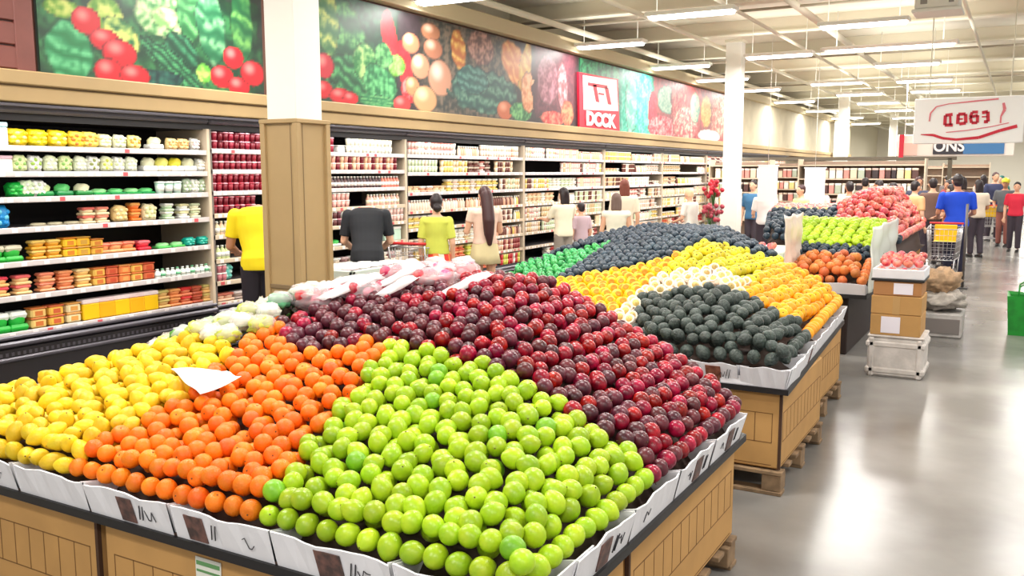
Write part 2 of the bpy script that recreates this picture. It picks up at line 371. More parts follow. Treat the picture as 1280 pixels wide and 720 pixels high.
mural(7.6, 15.12, [('b', 440, 70, 60, 90, 0, (8, 60, 40), (40, 110, 70), 's'), ('b', 590, 90, 60, 70, 0, (40, 50, 44), (120, 110, 90), 'n')]+T2, (44, 36, 40), 'long mural panel of greens, potatoes, leeks and aubergines right of the near column', .03)
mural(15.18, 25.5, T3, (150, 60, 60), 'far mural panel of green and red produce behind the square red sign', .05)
# square sign on mural
red = mat('sign_red', rgb(206, 24, 52), .5); wht = mat('sign_white', rgb(250, 244, 244), .5)
def wq(x, y, X): yy, zz = wallpt(x, y, -7.12); return (X, yy, zz)
e = empty('square_sign', (-7.13, *wallpt(748, 160, -7.12))); tag(e, 'square white and red sign with a big red mark over the mural', 'sign')
def quad(pts, th, m, name, par, X):
    a = [(X, *wallpt(p[0], p[1], -7.12)) for p in pts]; bk = [(X-th, q[1], q[2]) for q in a]
    ctr = par.location
    vs = [(Vector(q)-ctr) for q in a+bk]; n = len(pts)
    fs = [tuple(range(n)), tuple(range(n, 2*n))[::-1]]+[(i, n+i, n+(i+1) % n, (i+1) % n) for i in range(n)]
    return MB().add(vs, fs, m).obj(name, par)
quad([(724, 163), (774, 164), (772, 99), (723, 90)], .04, red, 'board', e, -7.11)
quad([(729, 137), (772, 139), (770, 100), (728, 94)], .005, wht, 'white_panel', e, -7.105)
mk = MB()
def stroke(pts, m, X, par, w=.0):
    a = [(X, *wallpt(p[0], p[1], -7.12)) for p in pts]; v = [Vector(q)-par.location for q in a]; bk = [q-Vector((.004, 0, 0)) for q in v]
    n = len(v)
    mk.add(v+bk, [tuple(range(n)), tuple(range(n, 2*n))[::-1]]+[(i, n+i, n+(i+1) % n, (i+1) % n) for i in range(n)], m)
stroke([(734, 103), (758, 107), (758, 111), (734, 107)], red, -7.098, e)
stroke([(740, 106), (744, 106), (748, 128), (744, 127)], red, -7.098, e)
stroke([(755, 109), (759, 110), (763, 131), (759, 130)], red, -7.098, e)
stroke([(747, 116), (754, 117), (754, 119), (747, 118)], red, -7.098, e)
mk.obj('red_mark', e)
def text(s, size, loc, rot, m, name, par=None, ext=.004, bold=.0, sx=1):
    cu = bpy.data.curves.new(name, 'FONT'); cu.body = s; cu.size = size; cu.extrude = ext; cu.offset = bold; cu.align_x = 'CENTER'; cu.align_y = 'CENTER'
    t = bpy.data.objects.new(name, cu); COL.objects.link(t); bpy.context.view_layer.update()
    me = bpy.data.meshes.new_from_object(t.evaluated_get(bpy.context.evaluated_depsgraph_get())); bpy.data.objects.remove(t)
    me.materials.clear(); me.materials.append(m)
    o = bpy.data.objects.new(name, me); COL.objects.link(o); o.location = loc; o.rotation_euler = rot; o.scale = (sx, 1, 1)
    if par: o.parent = par; o.location = Vector(loc)-par.location
    return o
ty, tz = wallpt(750, 152, -7.12)
text('DCCK', .33, (-7.098, ty, tz+.02), (PI/2, 0, PI/2), wht, 'lettering', e, .004, .02, 1.45)

# hanging store sign over the aisle
e = empty('hanging_sign', (-.70, 14, 2.24)); tag(e, 'white hanging sign with red oval logo above the aisle', 'sign')
MB().box(-.68, .68, -.03, .03, 0, .63, mat('sign_face', rgb(250, 248, 246), .5), b=.01).obj('board', e)
MB().tube((-.5, 0, .63), (-.5, 0, 2.4), .008, beamc).tube((.5, 0, .63), (.5, 0, 2.4), .008, beamc).obj('cable', e)
def ribbon(mb, pts, w, m, y=-.036, th=.006):
    for i in range(len(pts)-1):
        (x0, z0, *a), (x1, z1, *b_) = pts[i], pts[i+1]
        d = Vector((x1-x0, z1-z0)); n = Vector((-d.y, d.x)).normalized(); w0 = (a[0] if a else w)/2; w1 = (b_[0] if b_ else w)/2
        q = [(x0-n.x*w0, z0-n.y*w0), (x1-n.x*w1, z1-n.y*w1), (x1+n.x*w1, z1+n.y*w1), (x0+n.x*w0, z0+n.y*w0)]
        mb.add([(p[0], y-th/2, p[1]) for p in q]+[(p[0], y+th/2, p[1]) for p in q], [(0, 1, 2, 3), (7, 6, 5, 4), (0, 4, 5, 1), (1, 5, 6, 2), (2, 6, 7, 3), (3, 7, 4, 0)], m)
def sp(x, y): return ((x-1143-67)/100., (178-y)/88.*.98)   # sign pixels to board metres
pk = mat('sign_pink', rgb(226, 120, 130), .5)
lg = MB()
ribbon(lg, [(*sp(1152, 166), .01), (*sp(1168, 167), .035), (*sp(1180, 171), .035), (*sp(1197, 173), .03), (*sp(1225, 171), .04), (*sp(1250, 163), .04), (*sp(1270, 158), .045)], .03, red)
ribbon(lg, [(*sp(1162, 150), .015), (*sp(1163, 140), .02), (*sp(1170, 132), .015), (*sp(1186, 129), .012), (*sp(1215, 127), .02), (*sp(1246, 125), .02)], .02, pk)
ribbon(lg, [(*sp(1252, 130), .03), (*sp(1254, 138), .04), (*sp(1250, 146), .02), (*sp(1250, 154), .02)], .03, pk)
ribbon(lg, [sp(1184, 164), sp(1210, 162), sp(1240, 158), sp(1260, 154)], .012, pk)
lg.obj('logo_oval', e)
lt = MB()
ribbon(lt, [sp(1191, 142), sp(1182, 143), sp(1182, 155), sp(1192, 155)], .042, red); ribbon(lt, [sp(1188, 144), sp(1189, 155)], .03, red)
ribbon(lt, [sp(1198, 154), sp(1198, 142), sp(1207, 142), sp(1208, 153), sp(1200, 154)], .042, red); ribbon(lt, [sp(1198, 148), sp(1204, 148)], .02, red)
ribbon(lt, [sp(1213, 146), sp(1215, 153), sp(1222, 153), sp(1222, 144), sp(1213, 146), sp(1215, 140), sp(1222, 140)], .038, red)
ribbon(lt, [sp(1227, 141), sp(1234, 140), sp(1235, 152), sp(1230, 152)], .042, red); ribbon(lt, [sp(1227, 146), sp(1234, 146)], .018, red)
lt.obj('lettering', e)

# white framed ceiling unit
e = empty('ceiling_air_unit', (-1.05, 13.2, 3.95)); tag(e, 'white boxy ceiling unit with two grey grilles near the top right', 'air unit')
MB().box(-.3, .22, -.25, .25, -.02, .36, white_p, b=.02).obj('casing', e)
g = mat('grille_grey', rgb(150, 145, 140), .5)
MB().box(-.23, -.15, -.262, -.24, .04, .28, g).obj('grille', e); MB().box(.10, .16, -.262, -.24, .04, .28, g).obj('grille', e)
MB().box(-.33, .26, -.28, .28, -.06, -.02, white_p, b=.01).obj('bottom_flange', e)
MB().tube((.18, 0, .36), (.18, 0, .8), .02, white_p).tube((-.2, 0, .36), (-.2, 0, .8), .02, white_p).obj('hanger', e)
# ------------------------------------------------------------------ fruit kinds
def fruit_mesh(name, r, mats, fn=None, n=18, k=12, extra=None):
    mb = MB(); mb.ell((0, 0, 0), r, mats[0], n, k, fn=fn)
    if extra: extra(mb)
    return mb.mesh(name)
F_ = {}
lime_m = mat('lime_skin', rgb(184, 210, 38), .34, vary=.75, col2=rgb(160, 198, 28), nscale=14, bump=.10, bscale=110, spec=.45)
limed_m = mat('lime_skin_dark', rgb(112, 176, 32), .4, vary=.5, col2=rgb(134, 190, 36), nscale=14, bump=.10, bscale=110)
orange_m = mat('orange_skin', rgb(252, 134, 20), .42, vary=.7, col2=rgb(248, 116, 10), nscale=10, bump=.25, bscale=220, spec=.4)
lemon_m = mat('lemon_skin', rgb(250, 214, 40), .42, vary=.7, col2=rgb(240, 200, 40), nscale=14, bump=.2, bscale=150, spec=.4)
redp_m = mat('red_plum_skin', rgb(176, 18, 44), .3, vary=1.0, col2=rgb(120, 10, 34), nscale=26, spec=.5)
darkp_m = mat('dark_plum_skin', rgb(72, 20, 34), .34, vary=1.0, col2=rgb(104, 40, 52), nscale=22, spec=.5)
avo_m = mat('avocado_skin', rgb(44, 54, 50), .45, vary=.8, col2=rgb(70, 82, 76), nscale=60, bump=.7, bscale=120, spec=.5)
yel_m = mat('yellow_fruit_skin', rgb(255, 196, 10), .45, vary=.4, spec=.4)
yelc_m = mat('orange_hollow', rgb(236, 138, 10), .6)
org2_m = mat('tangerine_skin', rgb(255, 172, 24), .45, vary=.7, spec=.4)
ylg_m = mat('yellow_green_skin', rgb(226, 212, 44), .45, vary=1.0, spec=.4)
blue_m = mat('blue_black_skin', rgb(28, 44, 58), .42, vary=.8, col2=rgb(54, 74, 90), nscale=40, spec=.5)
pear_m = mat('pale_pear_skin', rgb(226, 196, 116), .5, vary=1.2)
net_m = mat('foam_net', rgb(250, 232, 214), .7)
stem_m = mat('stem_brown', rgb(96, 70, 40), .8)
brown_m = mat('russet_fruit_skin', rgb(216, 120, 60), .5, vary=1.0)
green_m = mat('green_pepper_skin', rgb(60, 170, 92), .35, vary=.8)
def nub(top=.12, bot=.1):
    def f(p):
        q = Vector(p)
        if p.z > .75: q.z = p.z+top*((p.z-.75)/.25)**1.5
        if p.z < -.75: q.z = p.z-bot*((-p.z-.75)/.25)**1.5
        return q
    return f
def crease(p):
    a = math.atan2(p.y, p.x); s = 1-.10*math.exp(-(a/.28)**2)*math.sqrt(max(0, 1-p.z**2*.8)); q = Vector((p.x*s, p.y*s, p.z))
    if p.z > .8: q.z -= .35*(p.z-.8)
    return q
def dimple(p):
    q = Vector(p)
    if p.z > .86: q.z -= 1.3*(p.z-.86)
    return q
def pear(p):
    q = Vector(p); s = 1-.28*max(0, p.z)
    return Vector((p.x*s, p.y*s, p.z*1.05))
def stem(r0, z0, z1): return lambda mb: mb.lathe([(r0, z0), (r0*.7, z1)], stem_m, 6)
def scar(mb, z, r=.006): mb.lathe([(r, z), (r*.6, z+.003), (0, z+.003)], stem_m, 7)
F_['lime'] = fruit_mesh('lime', (.0355, .0355, .0385), [lime_m], nub(.14, .04), extra=lambda mb: scar(mb, .0425, .003))
F_['limed'] = fruit_mesh('lime', (.036, .036, .038), [limed_m], nub(.1, .04))
F_['orange'] = fruit_mesh('orange', (.0355, .0355, .0345), [orange_m], dimple, extra=lambda mb: scar(mb, .0275, .0035))
F_['lemon'] = fruit_mesh('lemon', (.034, .034, .043), [lemon_m], nub(.22, .12), extra=lambda mb: scar(mb, .0515, .003))
F_['redplum'] = fruit_mesh('plum', (.037, .037, .0365), [redp_m], crease, extra=stem(.0018, .03, .042))
F_['darkplum'] = fruit_mesh('plum', (.036, .036, .037), [darkp_m], crease, extra=stem(.0018, .03, .042))
F_['avocado'] = fruit_mesh('avocado', (.040, .040, .048), [avo_m], pear, extra=stem(.003, .046, .053))
F_['yellow'] = fruit_mesh('persimmon', (.046, .046, .042), [yel_m], dimple, extra=lambda mb: mb.lathe([(.027, .030), (.024, .0385), (.014, .037), (0, .034)], yelc_m, 12))
F_['tanger'] = fruit_mesh('tangerine', (.045, .045, .038), [org2_m], dimple, extra=lambda mb: scar(mb, .031, .005))
F_['ylg'] = fruit_mesh('guava', (.042, .042, .042), [ylg_m], dimple, extra=lambda mb: scar(mb, .034, .007))
F_['blue'] = fruit_mesh('dark_plum', (.036, .036, .038), [blue_m], crease, 14, 8)
F_['russet'] = fruit_mesh('russet_pear', (.052, .052, .05), [brown_m], pear, 14, 9, extra=stem(.003, .048, .065))
F_['greenp'] = fruit_mesh('green_pepper', (.038, .034, .04), [green_m], lambda p: Vector((p.x*(1+.1*math.cos(3*math.atan2(p.y, p.x))), p.y*(1+.1*math.cos(3*math.atan2(p.y, p.x))), p.z if p.z < .85 else .85-.3*(p.z-.85))), 14, 8, extra=stem(.004, .03, .048))
F_['brightg'] = fruit_mesh('green_apple', (.042, .042, .039), [lime_m], dimple, 12, 8)
F_['redsmall'] = fruit_mesh('red_apple', (.042, .042, .039), [mat('apple_red', rgb(206, 44, 62), .35, vary=1.0, col2=rgb(240, 150, 130), nscale=18)], dimple, 12, 8, extra=stem(.002, .03, .046))
F_['pear'] = fruit_mesh('netted_pear', (.040, .040, .044), [pear_m], pear, 14, 10, extra=stem(.002, .042, .055))
def net(mb=None):
    m = MB(); pr = []
    for i in range(7):
        t = -PI/2+i*(PI*.72)/6; pr.append((.044*math.cos(t), .046*math.sin(t)))
    m.lathe(pr, net_m, 12)
    m.lathe([(.030, .030), (.036, .034), (.038, .028)], net_m, 12)
    return m.mesh('foam_net')
NETME = net()

def inside(poly, x, y, marg=0):
    """signed inset of a convex CCW polygon"""
    d = 9
    for (x0, y0), (x1, y1) in zip(poly, poly[1:]+poly[:1]):
        l = math.hypot(x1-x0, y1-y0); d = min(d, ((x1-x0)*(y-y0)-(y1-y0)*(x-x0))/l)
    return d-marg
def pile(poly, slopes, h0, cap):
    def h(x, y):
        v = cap-h0
        for (p0, p1, s) in zip(poly, poly[1:]+poly[:1], slopes):
            l = math.hypot(p1[0]-p0[0], p1[1]-p0[1]); d = ((p1[0]-p0[0])*(y-p0[1])-(p1[1]-p0[1])*(x-p0[0]))/l
            v = min(v, s*d)
        return h0+v
    return h
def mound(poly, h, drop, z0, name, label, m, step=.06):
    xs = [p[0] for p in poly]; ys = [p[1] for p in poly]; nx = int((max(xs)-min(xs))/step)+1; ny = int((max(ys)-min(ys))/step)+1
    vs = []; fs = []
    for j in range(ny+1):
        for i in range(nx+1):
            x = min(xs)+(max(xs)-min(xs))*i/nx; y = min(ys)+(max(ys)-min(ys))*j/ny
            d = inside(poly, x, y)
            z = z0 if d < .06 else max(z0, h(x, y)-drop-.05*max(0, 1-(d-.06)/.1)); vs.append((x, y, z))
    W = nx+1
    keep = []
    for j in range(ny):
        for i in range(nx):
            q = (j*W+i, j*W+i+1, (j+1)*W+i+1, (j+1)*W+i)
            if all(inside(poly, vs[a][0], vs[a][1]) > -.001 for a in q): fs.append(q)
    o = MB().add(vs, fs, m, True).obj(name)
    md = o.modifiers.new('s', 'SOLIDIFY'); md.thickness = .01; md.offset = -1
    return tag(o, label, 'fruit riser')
NF = {}
def put(me, pts, name, label, cat, group, netted=False, limit=300, stuffname=None):
    pts = sorted(pts, key=lambda p: (p[0]**2+p[1]**2))
    for i, (x, y, z, rot, sc) in enumerate(pts[:limit]):
        o = bpy.data.objects.new(name, me); COL.objects.link(o); o.location = (x, y, z); o.rotation_euler = rot; o.scale = (sc,)*3
        tag(o, label, cat, group)
        if netted:
            n_ = bpy.data.objects.new('foam_net', NETME); COL.objects.link(n_); n_.parent = o
    rest = pts[limit:]
    if rest:
        bm = bmesh.new(); base = bmesh.new(); base.from_mesh(me)
        v0 = [v.co.copy() for v in base.verts]; f0 = [([v.index for v in f.verts], f.material_index) for f in base.faces]; base.free()
        V = []; FF = []; MI = []
        for (x, y, z, rot, sc) in rest:
            T = Matrix.Translation((x, y, z)) @ Euler(rot).to_matrix().to_4x4() @ Matrix.Scale(sc, 4); o_ = len(V)
            V += [tuple(T @ v) for v in v0]; FF += [[a+o_ for a in f] for f, _ in f0]; MI += [m for _, m in f0]
        m2 = bpy.data.meshes.new(name); m2.from_pydata(V, [], FF); [m2.materials.append(m) for m in me.materials]
        m2.polygons.foreach_set('material_index', MI); m2.polygons.foreach_set('use_smooth', [True]*len(FF)); m2.update()
        o = bpy.data.objects.new(stuffname or name, m2); COL.objects.link(o); tag(o, label+', the farther ones', cat, None, 'stuff')
def fillpile(poly, h, D, region, marg=.035, jit=.14, dz=.24, gap=.885, up=False, ox=0):
    out = {}; cell = {}
    xs = [p[0] for p in poly]; ys = [p[1] for p in poly]; s = D*gap; r = s*.866
    nj = int((max(ys)-min(ys))/r)+2; ni = int((max(xs)-min(xs))/s)+2; cand = []
    for j in range(nj):
        for i in range(-1, ni):
            x = max(xs)-D*1.10-(i+.5*(j % 2))*s+ox; y = min(ys)+D*1.10+j*r; d = inside(poly, x, y)
            if d < D*1.04: continue
            jj = jit
            x += random.uniform(-jj, jj)*D; y += random.uniform(-jj, jj)*D
            q = i-(j-(j % 2))//2; cand.append((((q-j) % 3), random.random(), x, y, d))
    ne = len(poly)
    for a in range(ne):   # a first row of fruit along each edge, just inside the tray lips
        p0 = Vector(poly[a]); p1 = Vector(poly[(a+1) % ne]); dd = (p1-p0).normalized(); nn = Vector((-dd.y, dd.x)); Lg = (p1-p0).length; m0 = D*.42
        k_ = int((Lg-m0)/(D*1.0))
        for q in range(k_):
            p = p0+dd*(m0+q*(Lg-m0)/k_+random.uniform(-.03, .03)*D)+nn*(m0+random.uniform(0, .04)*D)
            if inside(poly, p.x, p.y) > m0-.01: cand.append((-1, random.random(), p.x, p.y, 0))
    cand.sort()
    for (c, _, x, y, d) in cand:
        k = region(x, y)
        if not k: continue
        edge = c == -1
        z = h(x, y)+((-dz*D*.8, 0, dz*D*.5)[c] if not edge else -.24*D)+random.uniform(-.05, .05)*D; zl = h(x, y)+.42*D
        gx, gy = int(x/D), int(y/D)
        for a in (-1, 0, 1):
            for b_ in (-1, 0, 1):
                for (x2, y2, z2) in cell.get((gx+a, gy+b_), ()):
                    d2 = (x-x2)**2+(y-y2)**2; m_ = (.95*D)**2-d2
                    if m_ > 0 and abs(z-z2) < math.sqrt(m_): z = z2+math.sqrt(m_)
        if z > zl: z = zl
        cell.setdefault((gx, gy), []).append((x, y, z))
        rot = (random.uniform(.65, 1.25), random.uniform(-.3, .3), random.uniform(.1, .7)) if up else tuple(random.uniform(0, 6.28) for _ in range(3))
        out.setdefault(k, []).append((x, y, z, rot, random.uniform(.92, 1.04)))
    return out

# ------------------------------------------------------------------ display furniture
def slab(poly, z0, z1, m, grow=0):
    cx = sum(p[0] for p in poly)/len(poly); cy = sum(p[1] for p in poly)/len(poly)
    q = []
    n = len(poly)
    for i in range(n):
        a = Vector(poly[i-1]); b_ = Vector(poly[i]); c = Vector(poly[(i+1) % n])
        n1 = Vector(((b_-a).y, -(b_-a).x)).normalized(); n2 = Vector(((c-b_).y, -(c-b_).x)).normalized(); w = (n1+n2); w = w/(w.length_squared/2)
        q.append(b_+w*grow)
    vs = [(p.x, p.y, z0) for p in q]+[(p.x, p.y, z1) for p in q]
    return MB().add(vs, [tuple(range(n))[::-1], tuple(range(n, 2*n))]+[(i, (i+1) % n, n+(i+1) % n, n+i) for i in range(n)], m)
pen = mat('pen_black', rgb(40, 38, 44), .6)
cardd = mat('printed_photo', rgb(72, 56, 54), .5, col2=rgb(120, 84, 76), nscale=30)
cardr = mat('printed_brown_photo', rgb(112, 62, 48), .5, col2=rgb(150, 96, 74), nscale=30)
def tray(cx, cy, rz, w, label, photo=None, marks=True, h=.115, d=.38, ends=(0, 0)):
    """open cardboard tray, outer face toward local -y"""
    e = empty('fruit_tray', (cx, cy, .632), rz); tag(e, label, 'tray', None)
    mb = MB(); t = .006; fl_ = .028; x0, x1 = -w/2+.003, w/2-.003
    def wall(p, q, m=whitet):
        # p,q = lists of bottom(2) then top(2) corners; thickened
        pass
    n = 10
    # front wall, slightly wavy flared card
    vs = []; fs = []
    for i in range(n+1):
        x = x0+(x1-x0)*i/n; wv = .004*math.sin(i*1.9+cx*7+cy*5); topd = .006*math.sin(i*.9+cx*3)
        fx = x+(.0 if 0 < i < n else (.0))
        vs += [(x, 0, 0), (fx, -fl_+wv, h+topd), (fx, -fl_+wv+t, h+topd+.001), (x, t, .004)]
    for i in range(n):
        a = i*4
        for k in range(4): fs.append((a+k, a+(k+1) % 4, a+4+(k+1) % 4, a+4+k)[::-1])
    fs += [(0, 1, 2, 3), (n*4+3, n*4+2, n*4+1, n*4)]
    mb.add(vs, fs, whitet, False)
    mb.box(x0, x1, 0, d, 0, .005, whitet)
    for s, en in ((x0, ends[0]), (x1, ends[1])):
        if en:
            o = fl_ if s > 0 else -fl_
            vs = [(s, 0, 0), (s, d, 0), (s+o, d, h), (s+o, -fl_, h), (s-t*(1 if s > 0 else -1), 0, 0), (s-t*(1 if s > 0 else -1), d, 0), (s+o-t*(1 if s > 0 else -1), d, h), (s+o-t*(1 if s > 0 else -1), -fl_, h)]
            mb.add(vs, [(0, 1, 2, 3), (7, 6, 5, 4), (3, 2, 6, 7), (1, 5, 6, 2), (0, 3, 7, 4)], whitet)
            mb.add([(s, 0, 0), (s+o, -fl_, h), (s-o*.3, -fl_, h), (s-o*.3, 0, 0)], [(0, 1, 2, 3)], whitet)
        else:
            sx = t if s < 0 else -t
            mb.add([(s, -.0, 0), (s, d, 0), (s, d, .03), (s, -fl_, h+.004), (s+sx, 0, 0), (s+sx, d, 0), (s+sx, d, .03), (s+sx, -fl_, h+.004)], [(0, 1, 2, 3), (7, 6, 5, 4), (3, 2, 6, 7), (0, 3, 7, 4)], whitet)
    mb.box(x0, x1, d-t, d, 0, .03, whitet)
    mb.obj('tray_body', e)
    def onface(x, z, lift=.0045): return (x, -fl_*z/h-lift, z)
    if photo is not None:
        px_, pw, pm = photo; m2 = MB()
        q = [onface(px_-pw/2, .008), onface(px_+pw/2, .008), onface(px_+pw/2-.006, h*.86), onface(px_-pw/2-.006, h*.86)]
        m2.add(q+[(p[0], p[1]+.004, p[2]) for p in q], [(0, 1, 2, 3), (0, 4, 5, 1), (1, 5, 6, 2), (2, 6, 7, 3), (3, 7, 4, 0)], pm)
        tag(m2.obj('printed_card', e), 'dark printed picture card')
    if marks:
        m2 = MB(); rr_ = random.Random(int((cx+9)*100+cy*10)); bx = x0+.10 if photo is None or photo[0] > 0 else x1-.12
        pts = [(bx+.012*k, .05+.014*rr_.choice((-1, 0, 1, 1.5))) for k in range(5)]
        for a, b_ in zip(pts, pts[1:]): m2.tube(onface(a[0], a[1]), onface(b_[0], b_[1]), .0016, pen, n=5)
        m2.obj('pen_marks', e)
        if photo is not None:
            m3 = MB(); sd = photo[0]+photo[1]/2+.012
            for k in range(2): m3.tube(onface(sd+.012+.016*k, .03), onface(sd+.026+.016*k, .085), .0022, pen, n=5)
            m3.obj('printed_leaf_lines', e)
    return e
def carton_bin(x0, x1, y0, y1, label, z0=.15, z1=.60, panels=('f', 'r'), hole=False, split=None):
    e = empty('cardboard_bin', ((x0+x1)/2, (y0+y1)/2, z0)); tag(e, label, 'bin')
    hx, hy, hz = (x1-x0)/2, (y1-y0)/2, z1-z0
    MB().box(-hx, hx, -hy, hy, 0, hz, cardb, b=.008).obj('bin_body', e)
    p = MB(); w = .004
    def line(face, a0, b0, a1, b1):
        for_x = face == 'f'
        def P(a, b_): return (-hx+a, -hy-.0008, b_) if for_x else (hx+.0008, -hy+a, b_)
        if for_x: p.box(-hx+min(a0, a1)-w/2, -hx+max(a0, a1)+w/2, -hy-.0012, -hy+.001, min(b0, b1)-w/2, max(b0, b1)+w/2, cardl)
        else: p.box(hx-.001, hx+.0012, -hy+min(a0, a1)-w/2, -hy+max(a0, a1)+w/2, min(b0, b1)-w/2, max(b0, b1)+w/2, cardl)
    for face in panels:
        Lg = 2*hx if face == 'f' else 2*hy; a0, a1 = .05, Lg-.05
        line(face, a0, hz*.72, a1, hz*.72); line(face, a0, hz*.34, a1, hz*.34)
        if split != 'plain':
            line(face, a0, hz*.34, a0, hz*.72); line(face, a1, hz*.34, a1, hz*.72)
            nn = max(2, int(Lg/.105))
            for i in range(1, nn): line(face, a0+(a1-a0)*i/nn, hz*.34, a0+(a1-a0)*i/nn, hz*.72)
        line(face, a0, .02, a1, .02)
    p.obj('printed_lines', e)
    c = MB()
    c.box(hx-.012, hx+.004, -hy-.004, -hy+.012, 0, hz, mat('dark_corner', rgb(70, 44, 26), .7))
    c.obj('corner_edge', e)
    if hole: MB().box(hx*hole-.045, hx*hole+.045, -hy-.003, -hy+.01, hz*.60, hz*.82, blackb, b=.003).obj('hand_hole', e)
    return e
def pallet(x0, x1, y0, y1, label):
    e = empty('wooden_pallet', ((x0+x1)/2, (y0+y1)/2, 0)); tag(e, label, 'pallet'); hx, hy = (x1-x0)/2, (y1-y0)/2
    n = 7
    for i in range(n):
        c = -hy+.05+(2*hy-.1)*i/(n-1); MB().box(-hx, hx, c-.045, c+.045, .118, .14, woodp, b=.003).obj('deck_board', e)
    for c in (-hy+.05, 0, hy-.05): MB().box(-hx, hx, c-.05, c+.05, 0, .022, woodp, b=.003).obj('bottom_board', e)
    for sx in (-1, 0, 1):
        for sy in (-1, 0, 1): MB().box(sx*(hx-.06)-.055, sx*(hx-.06)+.055, sy*(hy-.07)-.06, sy*(hy-.07)+.06, .022, .118, woodp, b=.004).obj('block', e)
    return e

# ------------------------------------------------------------------ DISPLAY 1 (front)
P1 = [(-4.1, 1.96), (-1.06, 1.96), (-1.06, 4.08), (-2.0, 4.85), (-4.1, 4.85)]
h1 = pile(P1, [.22, .38, .9, .9, .42], .78, 1.24)
brownr = mat('gap_shade_brown', rgb(58, 40, 32), .8)  # core colour, dark brown standing in for shade in the gaps between fruits
tag(slab(P1, .60, .632, blackb, .012).obj('display_board'), 'black board under the front display trays', 'display board')
mound(P1, h1, .085, .64, 'pile_core', 'mound core under the front fruit pile, dark for the shade between fruits', brownr)
carton_bin(-3.72, -2.87, 1.99, 2.72, 'cardboard bin with printed slats under the lemons')
carton_bin(-2.83, -1.09, 1.99, 2.70, 'long cardboard bin under the limes and oranges with shipping labels', hole=-.06)
carton_bin(-2.1, -1.09, 2.74, 4.05, 'cardboard bin under the plums at the right of the front display', panels=('r',))
carton_bin(-4.08, -3.76, 1.99, 2.72, 'cardboard bin at the far left end of the front display')
carton_bin(-4.05, -2.14, 2.76, 4.75, 'cardboard bin at the hidden middle of the front display', panels=())
pallet(-4.1, -2.86, 1.97, 2.75, 'wooden pallet under the lemon end of the front display')
pallet(-2.84, -1.07, 1.97, 2.72, 'wooden pallet under the lime corner of the front display')
pallet(-2.15, -1.07, 2.74, 4.07, 'wooden pallet under the plum side of the front display')
# stickers on the long bin
e = empty('shipping_label', (-2.29, 1.988, .41)); tag(e, 'white shipping label with green print on the long cardboard bin', 'label')
MB().box(-.06, .06, -.003, -.0005, 0, .155, mat('label_paper', rgb(226, 226, 216), .6)).obj('paper', e)
q = MB(); q.box(-.055, .055, -.0045, -.003, .128, .142, mat('label_green', rgb(96, 146, 92), .6)); q.box(-.055, .055, -.0045, -.003, .104, .112, mat('label_green', None)); q.box(-.03, .045, -.0045, -.003, .06, .07, mat('label_red', rgb(200, 100, 96), .6)); q.box(-.05, .02, -.0045, -.003, .03, .04, pen); q.obj('print', e)
e = MB().box(-.07, .07, -.003, -.0005, 0, .14, mat('label_paper', None)).obj('paper_note', None, (-2.56, 1.988, .28)); tag(e, 'plain white paper note low on the long cardboard bin', 'note')
# trays front edge
FX = [(-3.91, .36, None, True), (-3.50, .42, (-.02, .07, cardd), True), (-3.07, .42, None, False), (-2.635, .44, (.0, .075, cardd), True), (-2.18, .45, (-.11, .085, cardd), True), (-1.72, .46, (.0, .10, cardd), True), (-1.275, .42, (.06, .07, cardd), False)]
fn = ['far left under the lemons', 'under the lemons, second from the left', 'plain, under the lemons beside the first oranges', 'with a dark photo under the leftmost oranges', 'with a dark photo under the front oranges', 'with a dark photo under the leftmost limes', 'at the front corner under the limes']
for (x, w, ph, mk_), t in zip(FX, fn):
    tray(x, 1.96, 0, w, 'white cardboard tray '+t, ph, mk_, ends=(0, 1 if x > -1.3 else 0))
SY = [(2.43, .44, (.0, .085, cardd)), (2.88, .44, (.06, .05, None)), (3.32, .42, (.03, .085, cardd)), (3.78, .46, (.02, .08, cardd))]
sn = ['on the aisle side under the limes, nearest', 'on the aisle side where limes meet plums', 'on the aisle side under the plums', 'on the aisle side at the far corner of the plums']
for (y, w, ph), t in zip(SY, sn):
    tray(-1.06, y, PI/2, w, 'white cardboard tray '+t, ph if ph[2] else None, True, ends=(0, 1 if y > 3.7 else 0))
def reg1(x, y):
    bl = -2.02-.36*(y-1.96)                      # lime / orange border
    bo = -2.96-(.0 if y < 2.5 else .42*(y-2.5))  # orange / lemon border
    top = 3.22-.26*max(0, x+2.3) if x > -2.3 else 3.22-.3*(-2.3-x)
    ot = 3.24 if x < -2.5 else 3.2
    bo += random.uniform(-.03, .03)
    if x > bl and y < top: return 'limed' if random.random() < .03 else 'lime'
    if x > bo and x <= bl and y < ot+.22*math.sin(x*5): return 'orange'
    if x <= bo and y < 3.02-.25*(x+3.4)+0: return 'lemon'
    if (x < -3.17-.12*(y-3.0) and y > 3.0) or (y > 3.95-.2*(x+2.6) and x < -2.62): return None
    if y > 3.1 and x <= -2.55 and y < 3.95:
        return 'darkplum' if random.random() < .85 else 'redplum'
    dd = y-(top)
    return 'darkplum' if random.random() < (.62 if dd < .35 else .30) else 'redplum'
res = fillpile(P1, h1, .0775, reg1, marg=.03)
put(F_['lime'], res.get('lime', []), 'lime', 'yellow-green lime in the front corner pile of the near display', 'lime', 'limes in the front pile')
put(F_['limed'], res.get('limed', []), 'lime', 'darker green lime among the yellow-green limes of the front pile', 'lime', 'dark green limes in the front pile')
put(F_['orange'], res.get('orange', []), 'orange', 'bright orange in the pile between the limes and the lemons', 'orange', 'oranges in the front display')
put(F_['lemon'], res.get('lemon', []), 'lemon', 'yellow lemon in the pile at the left end of the front display', 'lemon', 'lemons in the front display')
put(F_['redplum'], res.get('redplum', []), 'red_plum', 'red plum in the big plum pile behind the limes', 'plum', 'red plums in the front display')
